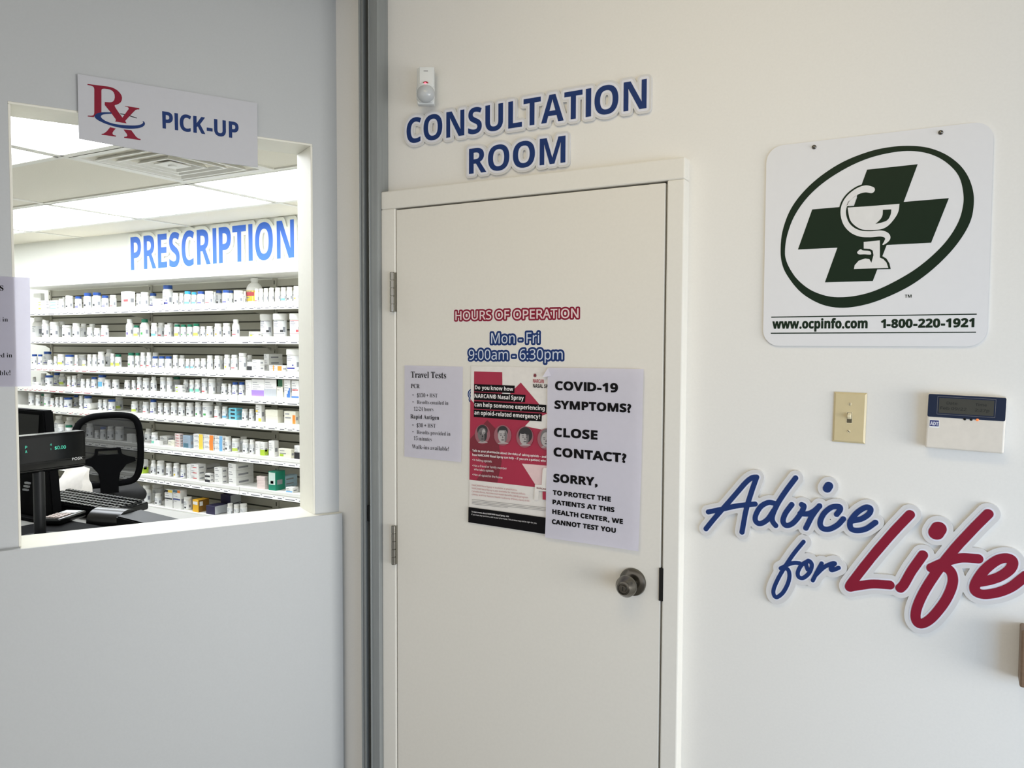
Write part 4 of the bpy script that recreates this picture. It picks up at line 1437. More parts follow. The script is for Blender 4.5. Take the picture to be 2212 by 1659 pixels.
# ---------------------------------------------------------------- stock on the shelves
# bottles: (shelf, 'B', shape, x, y, z, radius, height, cap, label mark); cartons: (shelf, 'X', place in stack, x, width, y, depth, z, height, colour, print)
ITEMS=[
(1,'X','0/1',-6.1497,0.0947,1.596,0.03,1.895,0.132,'tr','n'),(1,'X','0/1',-6.0355,0.0398,1.506,0.055,1.895,0.092,'w','n'),(1,'X','2/3',-5.9391,0.1016,1.506,0.03,1.9445,0.0181,'w','y'),
(1,'X','1/3',-5.9391,0.1016,1.506,0.03,1.9264,0.0181,'w','y'),(1,'X','0/3',-5.9391,0.1016,1.506,0.03,1.895,0.0314,'w','y'),(1,'B','std',-5.7868,1.6121,1.895,0.0101,0.0957,'w','n'),(1,'X','2/3',-5.7848,0.076,1.506,0.03,1.9412,0.0193,'w','c'),
(1,'X','1/3',-5.7848,0.076,1.506,0.03,1.9233,0.0179,'w','c'),(1,'X','0/3',-5.7848,0.076,1.506,0.03,1.895,0.0283,'w','c'),(1,'B','std',-5.6843,1.532,1.895,0.02,0.075,'w','n'),(1,'B','wide',-5.5967,1.5372,1.895,0.0252,0.0955,'w','k'),
(1,'B','std',-5.4855,1.535,1.895,0.023,0.0875,'b','b'),(1,'B','std',-5.3831,1.5391,1.895,0.0271,0.1085,'b','k'),(1,'B','std',-5.2807,1.5411,1.895,0.0291,0.1093,'b','k'),(1,'B','std',-5.1772,1.5347,1.895,0.0227,0.0851,'b','b'),
(1,'B','std',-5.0882,1.5336,1.895,0.0216,0.0863,'w','r'),(1,'X','0/1',-4.9613,0.0927,1.506,0.0407,1.895,0.1045,'w','r'),(1,'B','std',-4.8046,1.5268,1.895,0.0148,0.0877,'w','k'),(1,'B','std',-4.7887,1.6248,1.895,0.0228,0.0953,'b','b'),
(1,'B','wide',-4.754,1.5363,1.895,0.0243,0.0957,'w','n'),(1,'X','1/2',-4.6346,0.074,1.506,0.03,1.9232,0.0196,'cr','k'),(1,'X','0/2',-4.6346,0.074,1.506,0.03,1.895,0.0282,'cr','k'),(1,'B','std',-4.5727,1.5764,1.895,0.0324,0.138,'b','b'),
(1,'B','std',-4.4367,1.5309,1.895,0.0189,0.0807,'w','k'),(1,'B','std',-4.3735,1.5259,1.895,0.0139,0.0764,'w','k'),(1,'B','std',-4.3226,1.5328,1.895,0.0208,0.0877,'c','c'),(1,'B','std',-4.2557,1.5282,1.895,0.0162,0.0803,'c','c'),
(1,'B','std',-4.1987,1.5346,1.895,0.0226,0.0841,'b','b'),(1,'B','std',-4.1659,1.6462,1.895,0.0202,0.0968,'b','k'),(1,'B','std',-4.1617,1.6104,1.895,0.0084,0.0847,'w','n'),(1,'B','wide',-4.1254,1.5367,1.895,0.0247,0.0841,'w','r'),
(1,'B','std',-4.0225,1.6179,1.895,0.0159,0.0906,'b','n'),(1,'B','std',-3.9707,1.5348,1.895,0.0228,0.0846,'b','b'),(1,'B','std',-3.8907,1.6109,1.895,0.0089,0.0807,'w','n'),(1,'B','jug',-3.8682,1.6668,1.895,0.0488,0.165,'w','jy'),
(1,'B','wide',-3.8671,1.5401,1.895,0.0281,0.0797,'w','k'),(1,'B','std',-3.6935,1.525,1.895,0.013,0.0833,'w','r'),(1,'B','std',-3.6555,1.5244,1.895,0.0124,0.0833,'w','n'),(1,'B','std',-3.6171,1.5257,1.895,0.0137,0.0841,'w','n'),
(1,'B','std',-3.5739,1.5272,1.895,0.0152,0.0856,'w','n'),(1,'B','std',-3.5244,1.5277,1.895,0.0157,0.0848,'w','n'),(1,'B','std',-3.4771,1.5269,1.895,0.0149,0.0852,'w','c'),(1,'B','std',-3.4306,1.5289,1.895,0.0169,0.0857,'w','k'),
(1,'B','std',-3.3761,1.5298,1.895,0.0178,0.089,'w','o'),(2,'B','neck',-6.1768,1.6428,1.692,0.0408,0.158,'w','n'),(2,'B','std',-5.8977,1.5376,1.692,0.0256,0.1263,'w','k'),(2,'B','std',-5.8366,1.6237,1.692,0.0217,0.1207,'w','n'),
(2,'B','wide',-5.7929,1.5432,1.692,0.0312,0.1139,'w','k'),(2,'B','wide',-5.6434,1.5437,1.692,0.0317,0.088,'w','k'),(2,'B','std',-5.5698,1.6224,1.692,0.0204,0.1014,'w','n'),(2,'B','std',-5.5233,1.5382,1.692,0.0262,0.1015,'w','k'),
(2,'B','std',-5.4698,1.6234,1.692,0.0214,0.098,'w','n'),(2,'B','std',-5.3546,1.5322,1.692,0.0202,0.0699,'w','k'),(2,'B','std',-5.2723,1.5328,1.692,0.0208,0.0655,'w','k'),(2,'B','std',-5.1922,1.5373,1.692,0.0253,0.0836,'w','r'),
(2,'B','neck',-4.9174,1.5376,1.692,0.0256,0.123,'w','p'),(2,'B','std',-4.8388,1.5313,1.692,0.0193,0.0791,'g','y'),(2,'B','neck',-4.7665,1.5411,1.692,0.0291,0.1198,'g','g'),(2,'B','std',-4.7085,1.6241,1.692,0.0221,0.0982,'w','r'),
(2,'B','std',-4.6556,1.5316,1.692,0.0196,0.0937,'w','c'),(2,'B','std',-4.6159,1.6226,1.692,0.0206,0.0949,'w','n'),(2,'B','std',-4.5451,1.6225,1.692,0.0205,0.0906,'w','n'),(2,'B','std',-4.5231,1.5341,1.692,0.0221,0.0815,'w','r'),
(2,'B','std',-4.4255,1.5299,1.692,0.0179,0.0817,'g','y'),(2,'B','std',-4.3638,1.5299,1.692,0.0179,0.0798,'g','g'),(2,'B','std',-4.3028,1.5298,1.692,0.0178,0.0804,'g','g'),(2,'B','std',-4.2435,1.5324,1.692,0.0204,0.085,'g','y'),
(2,'B','std',-4.1777,1.5277,1.692,0.0157,0.0665,'w','k'),(2,'B','std',-4.1213,1.533,1.692,0.021,0.0682,'w','o'),(2,'B','std',-4.0458,1.5345,1.692,0.0225,0.083,'w','o'),(2,'B','std',-3.9701,1.5354,1.692,0.0234,0.0847,'w','k'),
(2,'B','neck',-3.8871,1.5343,1.692,0.0223,0.1059,'w','r'),(2,'X','0/1',-3.7453,0.0763,1.506,0.03,1.692,0.031,'cr','y'),(2,'B','tub',-3.6747,1.5798,1.692,0.0358,0.1373,'w','tk'),(2,'B','tub',-3.5305,1.552,1.692,0.04,0.1366,'w','tk'),
(2,'B','tub',-3.4001,1.5469,1.692,0.0349,0.1354,'w','tr'),(3,'B','std',-6.0425,1.6309,1.489,0.0289,0.0984,'b','b'),(3,'B','std',-6.0389,1.5313,1.489,0.0193,0.0788,'b','k'),(3,'B','std',-5.9601,1.528,1.489,0.016,0.0785,'b','b'),
(3,'B','std',-5.8391,1.5307,1.489,0.0187,0.0401,'w','n'),(3,'B','std',-5.7628,1.5243,1.489,0.0123,0.0665,'w','k'),(3,'B','wide',-5.7093,1.536,1.489,0.024,0.0815,'w','y'),(3,'B','wide',-5.614,1.5405,1.489,0.0285,0.0784,'b','b'),
(3,'B','wide',-5.6006,1.6278,1.489,0.0258,0.0794,'w','n'),(3,'B','std',-5.5076,1.5239,1.489,0.0119,0.0775,'w','r'),(3,'B','std',-5.4176,1.5256,1.489,0.0136,0.0413,'w','y'),(3,'B','std',-5.3572,1.5272,1.489,0.0152,0.0831,'w','n'),
(3,'B','std',-5.2991,1.5276,1.489,0.0156,0.0836,'w','n'),(3,'B','neck',-5.2835,1.6275,1.489,0.0255,0.1216,'w','k'),(3,'B','std',-5.2351,1.5353,1.489,0.0233,0.1032,'w','k'),(3,'B','std',-5.0956,1.5264,1.489,0.0144,0.0913,'w','y'),
(3,'B','std',-5.0423,1.5326,1.489,0.0206,0.0862,'g','y'),(3,'B','std',-4.9036,1.5345,1.489,0.0225,0.0982,'g','g'),(3,'B','std',-4.8264,1.5269,1.489,0.0149,0.0979,'g','k'),(3,'B','std',-4.772,1.5297,1.489,0.0177,0.1019,'w','r'),
(3,'B','std',-4.772,1.6227,1.489,0.0207,0.1015,'w','n'),(3,'B','std',-4.7099,1.5286,1.489,0.0166,0.1023,'w','r'),(3,'B','std',-4.65,1.5312,1.489,0.0192,0.0771,'b','b'),(3,'B','std',-4.6263,1.5627,1.489,0.0187,0.0771,'b','b'),
(3,'B','std',-4.5839,1.5317,1.489,0.0197,0.0768,'b','b'),(3,'B','std',-4.5186,1.5331,1.489,0.0211,0.0775,'b','n'),(3,'B','std',-4.4941,1.62,1.489,0.018,0.0845,'w','n'),(3,'B','std',-4.4439,1.5284,1.489,0.0164,0.0869,'w','k'),
(3,'B','wide',-4.3871,1.5318,1.489,0.0198,0.0645,'w','k'),(3,'B','std',-4.3221,1.5255,1.489,0.0135,0.0631,'w','c'),(3,'B','std',-4.2776,1.5249,1.489,0.0129,0.0636,'w','c'),(3,'B','std',-4.2329,1.5292,1.489,0.0172,0.0675,'w','k'),
(3,'B','std',-4.1765,1.5292,1.489,0.0172,0.0681,'w','k'),(3,'B','std',-4.1185,1.5307,1.489,0.0187,0.0872,'w','n'),(3,'B','std',-4.1084,1.613,1.489,0.011,0.0837,'w','n'),(3,'B','std',-4.0511,1.5306,1.489,0.0186,0.087,'w','k'),
(3,'B','std',-3.963,1.5321,1.489,0.0201,0.094,'w','yy'),(3,'B','std',-3.9001,1.5334,1.489,0.0214,0.0937,'w','r'),(3,'B','std',-3.8631,1.6182,1.489,0.0162,0.0914,'w','k'),(3,'B','wide',-3.8317,1.5353,1.489,0.0233,0.1045,'w','n'),
(3,'X','0/1',-3.7637,0.0411,1.506,0.055,1.489,0.0517,'w','kb'),(3,'X','1/2',-3.7195,0.0648,1.506,0.0367,1.5226,0.0329,'w','k'),(3,'X','0/2',-3.7195,0.0648,1.506,0.0367,1.489,0.0336,'w','k'),
(3,'X','2/3',-3.7166,0.0426,1.596,0.1123,1.5535,0.0355,'w','k'),(3,'X','1/3',-3.7166,0.0426,1.596,0.1123,1.5196,0.0339,'w','k'),(3,'X','0/3',-3.7166,0.0426,1.596,0.1123,1.489,0.0306,'w','k'),
(3,'X','0/1',-3.5785,0.1047,1.506,0.0452,1.489,0.0348,'w','o'),(3,'B','tub',-3.424,1.5538,1.489,0.0418,0.1311,'w','b'),(4,'B','std',-6.1974,1.6141,1.336,0.0121,0.0579,'w','n'),(4,'B','std',-6.0834,1.6218,1.336,0.0198,0.0857,'w','n'),
(4,'X','0/1',-6.0318,0.0736,1.506,0.03,1.336,0.0259,'w','k'),(4,'B','std',-5.9156,1.6256,1.336,0.0236,0.094,'b','b'),(4,'B','wide',-5.8698,1.5387,1.336,0.0267,0.0774,'b','k'),(4,'B','neck',-5.853,1.6281,1.336,0.0261,0.0876,'w','y'),
(4,'B','std',-5.6245,1.622,1.336,0.02,0.09,'w','b'),(4,'B','std',-5.602,1.5263,1.336,0.0143,0.0762,'w','r'),(4,'B','std',-5.5449,1.528,1.336,0.016,0.0823,'w','b'),(4,'B','std',-5.4399,1.5277,1.336,0.0157,0.0631,'w','n'),
(4,'B','std',-5.3771,1.5277,1.336,0.0157,0.0646,'w','n'),(4,'B','std',-5.3156,1.5324,1.336,0.0204,0.0777,'b','b'),(4,'B','std',-5.2362,1.5397,1.336,0.0277,0.095,'b','bb'),(4,'B','std',-5.1663,1.5342,1.336,0.0222,0.0647,'w','n'),
(4,'B','std',-5.0789,1.5347,1.336,0.0227,0.0658,'w','k'),(4,'B','std',-4.9462,1.5313,1.336,0.0193,0.0655,'w','k'),(4,'B','std',-4.871,1.5263,1.336,0.0143,0.0666,'w','k'),(4,'B','std',-4.8131,1.5283,1.336,0.0163,0.0891,'w','r'),
(4,'B','std',-4.7517,1.5344,1.336,0.0224,0.0835,'w','k'),(4,'B','neck',-4.6706,1.5317,1.336,0.0197,0.095,'w','k'),(4,'B','wide',-4.5729,1.5312,1.336,0.0192,0.095,'w','k'),(4,'B','std',-4.5596,1.6246,1.336,0.0226,0.094,'g','n'),
(4,'B','wide',-4.5076,1.5301,1.336,0.0181,0.095,'w','n'),(4,'X','1/2',-4.4233,0.065,1.506,0.03,1.3606,0.0229,'w','y'),(4,'X','0/2',-4.4233,0.065,1.506,0.03,1.336,0.0246,'w','y'),(4,'B','std',-4.3856,1.5605,1.336,0.0165,0.0811,'w','k'),
(4,'B','std',-4.287,1.5283,1.336,0.0163,0.0816,'w','t'),(4,'B','std',-4.2332,1.5294,1.336,0.0174,0.0858,'w','t'),(4,'B','wide',-4.172,1.5312,1.336,0.0192,0.095,'w','r'),(4,'B','wide',-4.1424,1.6211,1.336,0.0191,0.0948,'w','n'),
(4,'B','wide',-4.1067,1.5337,1.336,0.0217,0.095,'w','n'),(4,'B','std',-3.9909,1.5306,1.336,0.0186,0.0671,'w','k'),(4,'B','std',-3.9339,1.5227,1.336,0.0107,0.0676,'w','k'),(4,'B','std',-3.8952,1.5309,1.336,0.0189,0.0778,'b','b'),
(4,'B','std',-3.8367,1.53,1.336,0.018,0.0794,'b','b'),(4,'X','0/1',-3.7804,0.0515,1.506,0.055,1.336,0.0953,'w','k'),(4,'X','0/1',-3.7271,0.1031,1.506,0.055,1.336,0.1033,'w','pu'),(4,'X','0/1',-3.6218,0.1008,1.506,0.055,1.336,0.1057,'w','gy'),
(4,'X','0/1',-3.5182,0.0477,1.506,0.03,1.336,0.1056,'cr','gt'),(4,'X','0/1',-3.4587,0.0482,1.506,0.03,1.336,0.1051,'w','bc'),(4,'X','0/1',-3.3988,0.057,1.506,0.055,1.336,0.1047,'w','rb'),
(5,'B','std',-6.3102,1.6186,1.184,0.0166,0.0799,'w','k'),(5,'B','wide',-6.0929,1.5336,1.184,0.0216,0.095,'w','k'),(5,'B','std',-6.0881,1.6214,1.184,0.0194,0.0819,'g','g'),(5,'B','std',-6.0028,1.5292,1.184,0.0172,0.0817,'w','n'),
(5,'B','wide',-5.8928,1.5366,1.184,0.0246,0.095,'w','g'),(5,'B','std',-5.8162,1.5269,1.184,0.0149,0.0635,'w','r'),(5,'B','std',-5.756,1.5254,1.184,0.0134,0.073,'w','k'),(5,'B','std',-5.7011,1.5256,1.184,0.0136,0.0764,'w','k'),
(5,'B','std',-5.6738,1.6182,1.184,0.0162,0.0858,'b','b'),(5,'B','wide',-5.6424,1.5396,1.184,0.0276,0.0738,'b','b'),(5,'B','std',-5.4642,1.5267,1.184,0.0147,0.095,'w','k'),(5,'B','std',-5.404,1.5389,1.184,0.0269,0.095,'b','b'),
(5,'B','std',-5.2455,1.5278,1.184,0.0158,0.0743,'w','k'),(5,'B','std',-5.1864,1.5276,1.184,0.0156,0.0765,'w','k'),(5,'B','wide',-5.1789,1.6264,1.184,0.0244,0.0878,'w','y'),(5,'B','wide',-5.1262,1.5354,1.184,0.0234,0.0782,'b','b'),
(5,'B','std',-4.9204,1.6166,1.184,0.0146,0.0696,'w','k'),(5,'B','std',-4.8761,1.5346,1.184,0.0226,0.0751,'w','y'),(5,'B','std',-4.7564,1.5334,1.184,0.0214,0.076,'w','r'),(5,'B','std',-4.6797,1.5333,1.184,0.0213,0.095,'b','b'),
(5,'B','std',-4.6016,1.5292,1.184,0.0172,0.0755,'w','k'),(5,'B','std',-4.5403,1.5312,1.184,0.0192,0.0764,'w','k'),(5,'B','std',-4.4695,1.5331,1.184,0.0211,0.0825,'w','k'),(5,'B','std',-4.3957,1.5336,1.184,0.0216,0.0862,'w','k'),
(5,'B','std',-4.3184,1.536,1.184,0.024,0.0873,'w','k'),(5,'B','std',-4.2364,1.5329,1.184,0.0209,0.095,'w','g'),(5,'B','wide',-4.1616,1.5453,1.184,0.0333,0.095,'w','g'),(5,'B','std',-4.1509,1.6232,1.184,0.0212,0.0916,'w','n'),
(5,'B','std',-4.058,1.5321,1.184,0.0201,0.0773,'w','r'),(5,'B','std',-3.9879,1.5296,1.184,0.0176,0.0761,'w','c'),(5,'X','2/3',-3.9295,0.0667,1.506,0.055,1.2324,0.0227,'c','kk'),(5,'X','1/3',-3.9295,0.0667,1.506,0.055,1.2076,0.0248,'c','kk'),
(5,'X','0/3',-3.9295,0.0667,1.506,0.055,1.184,0.0236,'c','kk'),(5,'B','std',-3.9207,1.5812,1.184,0.0132,0.0601,'w','k'),(5,'B','std',-3.8127,1.5314,1.184,0.0194,0.0688,'w','k'),(5,'B','std',-3.7526,1.5282,1.184,0.0162,0.0715,'w','k'),
(5,'X','0/1',-3.6954,0.0479,1.506,0.03,1.184,0.1046,'w','yt'),(5,'X','1/2',-3.6133,0.1009,1.506,0.0479,1.2212,0.0379,'cr','n'),(5,'X','0/2',-3.6133,0.1009,1.506,0.0479,1.184,0.0372,'cr','n'),
(5,'X','0/1',-3.461,0.0908,1.506,0.03,1.184,0.0735,'cr','ot'),(6,'B','neck',-5.9176,1.6334,0.981,0.0314,0.1256,'w','n'),(6,'B','neck',-5.7834,1.6347,0.981,0.0327,0.1217,'w','k'),(6,'B','wide',-5.724,1.5339,0.981,0.0219,0.078,'w','k'),
(6,'B','wide',-5.6348,1.5354,0.981,0.0234,0.0752,'g','n'),(6,'B','std',-5.382,1.5355,0.981,0.0235,0.1028,'w','k'),(6,'B','std',-5.2912,1.5273,0.981,0.0153,0.0585,'w','n'),(6,'B','std',-5.2276,1.5324,0.981,0.0204,0.0851,'b','n'),
(6,'B','std',-5.1437,1.5344,0.981,0.0224,0.094,'w','k'),(6,'B','wide',-5.0528,1.5396,0.981,0.0276,0.0961,'w','n'),(6,'X','0/1',-4.9297,0.056,1.506,0.03,0.981,0.057,'w','n'),(6,'B','std',-4.9176,1.6174,0.981,0.0154,0.0638,'w','r'),
(6,'B','neck',-4.8644,1.6274,0.981,0.0254,0.0852,'w','k'),(6,'X','1/2',-4.7066,0.0737,1.596,0.0693,0.9946,0.0339,'w','k'),(6,'X','0/2',-4.7066,0.0737,1.596,0.0693,0.981,0.0136,'w','k'),
(6,'B','std',-4.6717,1.5333,0.981,0.0213,0.0773,'w','t'),(6,'X','0/1',-4.6448,0.0542,1.506,0.03,0.981,0.0276,'w','n'),(6,'X','1/2',-4.5045,0.0629,1.506,0.03,1.0004,0.0198,'cr','k'),
(6,'X','0/2',-4.5045,0.0629,1.506,0.03,0.981,0.0194,'cr','k'),(6,'X','4/5',-4.4342,0.0482,1.506,0.03,1.0499,0.0181,'pk','r'),(6,'X','3/5',-4.4342,0.0482,1.506,0.03,1.0318,0.0181,'pk','r'),
(6,'X','2/5',-4.4342,0.0482,1.506,0.03,1.0147,0.0171,'pk','r'),(6,'X','1/5',-4.4342,0.0482,1.506,0.03,0.9981,0.0166,'pk','r'),(6,'X','0/5',-4.4342,0.0482,1.506,0.03,0.981,0.0171,'pk','r'),
(6,'X','0/1',-4.3571,0.0703,1.506,0.03,0.981,0.0803,'gb','t'),(6,'X','2/3',-4.2563,0.0897,1.506,0.03,1.044,0.033,'w','yr'),(6,'X','1/3',-4.2563,0.0897,1.506,0.03,1.012,0.032,'w','yr'),
(6,'X','0/3',-4.2563,0.0897,1.506,0.03,0.981,0.031,'w','yr'),(6,'X','2/3',-4.1579,0.0865,1.506,0.03,1.0439,0.0327,'w','or'),(6,'X','1/3',-4.1579,0.0865,1.506,0.03,1.0122,0.0317,'w','or'),
(6,'X','0/3',-4.1579,0.0865,1.506,0.03,0.981,0.0312,'w','or'),(6,'X','2/3',-4.0599,0.0713,1.506,0.03,1.0445,0.0319,'w','br'),(6,'X','1/3',-4.0599,0.0713,1.506,0.03,1.0131,0.0314,'w','br'),
(6,'X','0/3',-4.0599,0.0713,1.506,0.03,0.981,0.0321,'w','br'),(6,'B','std',-3.9667,1.5325,0.981,0.0205,0.0927,'w','k'),(6,'B','std',-3.9319,1.6234,0.981,0.0214,0.086,'w','n'),(6,'B','wide',-3.901,1.5362,0.981,0.0242,0.0839,'w','y'),
(6,'B','std',-3.8091,1.5316,0.981,0.0196,0.0826,'w','k'),(6,'B','std',-3.7508,1.5276,0.981,0.0156,0.0876,'w','k'),(6,'X','0/1',-3.7022,0.0383,1.506,0.03,0.981,0.0809,'w','k'),(6,'X','0/1',-3.6593,0.0353,1.506,0.03,0.981,0.0787,'w','yb'),
(6,'X','0/1',-3.5894,0.0466,1.506,0.0359,0.981,0.093,'w','k'),(6,'X','0/1',-3.5083,0.1014,1.506,0.03,0.981,0.0528,'cr','y'),(6,'X','0/1',-3.3814,0.044,1.506,0.055,0.981,0.078,'w','kb'),
(7,'X','0/1',-4.8009,0.0376,1.506,0.0418,0.778,0.0918,'w','yb'),(7,'B','neck',-4.6857,1.5304,0.778,0.0184,0.0943,'w','k'),(7,'B','std',-4.6184,1.5369,0.778,0.0249,0.0948,'w','k'),(7,'B','std',-4.5296,1.5312,0.778,0.0192,0.0863,'w','k'),
(7,'B','std',-4.4558,1.5316,0.778,0.0196,0.0919,'w','yy'),(7,'B','std',-4.3863,1.5297,0.778,0.0177,0.0871,'w','b'),(7,'X','2/3',-4.3245,0.0351,1.506,0.055,0.8418,0.035,'w','k'),(7,'X','1/3',-4.3245,0.0351,1.506,0.055,0.8073,0.0345,'w','k'),
(7,'X','0/3',-4.3245,0.0351,1.506,0.055,0.778,0.0293,'w','k'),(7,'X','2/3',-4.3212,0.0565,1.596,0.1256,0.8221,0.0365,'w','b'),(7,'X','1/3',-4.3212,0.0565,1.596,0.1256,0.7882,0.0339,'w','b'),
(7,'X','0/3',-4.3212,0.0565,1.596,0.1256,0.778,0.0102,'w','b'),(7,'X','2/3',-4.2863,0.0724,1.506,0.0598,0.8464,0.0348,'w','r'),(7,'X','1/3',-4.2863,0.0724,1.506,0.0598,0.8121,0.0343,'w','r'),
(7,'X','0/3',-4.2863,0.0724,1.506,0.0598,0.778,0.0341,'w','r'),(7,'X','1/2',-4.1526,0.0472,1.506,0.0305,0.8097,0.0228,'w','kb'),(7,'X','0/2',-4.1526,0.0472,1.506,0.0305,0.778,0.0317,'w','kb'),
(7,'X','2/3',-4.0652,0.0694,1.506,0.0461,0.842,0.036,'w','k'),(7,'X','1/3',-4.0652,0.0694,1.506,0.0461,0.8069,0.0351,'w','k'),(7,'X','0/3',-4.0652,0.0694,1.506,0.0461,0.778,0.0289,'w','k'),
(7,'X','2/3',-3.9383,0.0669,1.506,0.1416,0.8691,0.0435,'w','k'),(7,'X','1/3',-3.9383,0.0669,1.506,0.1416,0.8246,0.0445,'w','k'),(7,'X','0/3',-3.9383,0.0669,1.506,0.1416,0.778,0.0466,'w','k'),
(7,'X','2/3',-3.692,0.0684,1.506,0.03,0.8265,0.0256,'pk','n'),(7,'X','1/3',-3.692,0.0684,1.506,0.03,0.8053,0.0212,'pk','n'),(7,'X','0/3',-3.692,0.0684,1.506,0.03,0.778,0.0273,'pk','n'),
(7,'X','2/3',-3.6009,0.0458,1.596,0.109,0.8145,0.034,'lb','b'),(7,'X','1/3',-3.6009,0.0458,1.596,0.109,0.7902,0.0243,'lb','b'),(7,'X','0/3',-3.6009,0.0458,1.596,0.109,0.778,0.0122,'lb','b'),
(7,'X','0/1',-3.594,0.0598,1.506,0.0763,0.778,0.113,'gn','wp'),(7,'X','0/1',-3.4532,0.0562,1.506,0.0461,0.778,0.0303,'w','c'),(8,'X','0/1',-5.4212,0.1305,1.506,0.055,0.575,0.0828,'bl','n'),
(8,'X','0/1',-5.2853,0.0608,1.506,0.055,0.575,0.0897,'w','n'),(8,'B','wide',-4.7892,1.6382,0.575,0.0362,0.1105,'w','n'),(8,'B','neck',-4.7813,1.5445,0.575,0.0325,0.1198,'w','k'),(8,'B','std',-4.6471,1.5338,0.575,0.0218,0.0774,'w','k'),
(8,'X','0/1',-4.5443,0.0754,1.506,0.03,0.575,0.1188,'w','yk'),(8,'X','0/1',-4.4595,0.0688,1.506,0.0515,0.575,0.1237,'w','ok'),(8,'B','wide',-4.3561,1.5371,0.575,0.0251,0.0811,'w','k'),
(8,'X','0/1',-4.2731,0.0566,1.506,0.0828,0.575,0.0791,'ye','wl'),(8,'X','1/2',-4.1538,0.091,1.626,0.087,0.6243,0.0569,'nv','n'),(8,'X','0/2',-4.1538,0.091,1.626,0.087,0.575,0.0493,'nv','n'),
(8,'X','0/1',-4.1464,0.0794,1.506,0.1004,0.575,0.0549,'nv','n'),(8,'B','std',-3.9524,1.5302,0.575,0.0182,0.0815,'w','n'),(8,'B','wide',-3.8938,1.5295,0.575,0.0175,0.0802,'w','n'),(8,'B','wide',-3.8376,1.5329,0.575,0.0209,0.0902,'w','n'),
]
BOT = mat('white_bottle_plastic', (234, 233, 226), 0.35, vary=0.008)
CAPM = {'w': mat('white_cap', (232, 231, 224), 0.4, vary=0.008), 'b': mat('blue_cap', (40, 78, 150), 0.4), 'g': mat('green_cap', (24, 108, 80), 0.4), 'c': mat('cyan_cap', (60, 160, 214), 0.4)}
LBL = mat('label_white', (230, 231, 230), 0.5, vary=0.006)
LTX = mat('label_print_grey', (140, 142, 148), 0.6)
ACC = {'k': (52, 52, 54), 'b': (62, 66, 150), 'r': (208, 84, 88), 'y': (190, 206, 90), 'yy': (238, 206, 70), 'g': (70, 160, 80), 'c': (110, 178, 214), 'o': (240, 150, 50), 'p': (110, 90, 160), 't': (130, 205, 180)}
ACCM = {k: mat('label_mark_' + n, ACC[k], 0.5) for k, n in (('k', 'black'), ('b', 'violet_blue'), ('r', 'red'), ('y', 'lime'), ('yy', 'yellow'), ('g', 'green'), ('c', 'sky_blue'), ('o', 'orange'), ('p', 'purple'), ('t', 'mint'))}
PROF = {'std': ([(0, 0), (0.94, 0), (1, 0.03), (1, 0.70), (0.93, 0.76), (0.80, 0.795), (0.78, 0.82), (0, 0.82)], [(0.80, 0.815), (0.88, 0.82), (0.88, 0.985), (0.82, 1.0), (0, 1.0)]),
        'wide': ([(0, 0), (0.94, 0), (1, 0.03), (1, 0.74), (0.95, 0.79), (0.86, 0.81), (0, 0.82)], [(0.9, 0.815), (0.97, 0.82), (0.97, 0.985), (0.92, 1.0), (0, 1.0)]),
        'neck': ([(0, 0), (0.94, 0), (1, 0.03), (1, 0.60), (0.93, 0.69), (0.72, 0.77), (0.60, 0.80), (0.60, 0.83), (0, 0.83)], [(0.62, 0.82), (0.70, 0.825), (0.70, 0.985), (0.64, 1.0), (0, 1.0)]),
        'tub': ([(0, 0), (0.88, 0), (0.93, 0.02), (0.97, 0.74), (0, 0.76)], [(1.0, 0.74), (1.06, 0.745), (1.06, 0.97), (1.0, 1.0), (0, 1.0)]),
        'jug': ([(0, 0), (0.94, 0), (1, 0.03), (1, 0.55), (0.96, 0.64), (0.72, 0.76), (0.42, 0.83), (0.40, 0.88), (0, 0.88)], [(0.42, 0.865), (0.47, 0.87), (0.47, 0.99), (0.42, 1.0), (0, 1.0)])}
BODY, CAPB = {}, {}
for k_, (pb, pc_) in PROF.items():
    for d, pr, nm in ((BODY, pb, 'bottle_body'), (CAPB, pc_, 'cap')):
        bm = NB()
        lathe(bm, pr, 22, 0)
        me = bpy.data.meshes.new(nm)
        bm.to_mesh(me)
        bm.free()
        for p in me.polygons:
            p.use_smooth = True
        me.set_sharp_from_angle(angle=math.radians(32))
        me.materials.append(BOT if nm == 'bottle_body' else CAPM['w'])
        d[k_] = me
CAPC = {}
FACE = math.radians(-68)                     # labels face the hatch


def arc_quad(bm, r, a0, a1, z0, z1, m, n=10):
    for i in range(n):
        a, b = FACE + a0 + (a1 - a0) * i / n, FACE + a0 + (a1 - a0) * (i + 1) / n
        f = bm.faces.new([bm.verts.new((r * math.cos(t), r * math.sin(t), z)) for t, z in ((a, z0), (b, z0), (b, z1), (a, z1))])
        f.material_index = m
        f.smooth = True


LABELS = {}


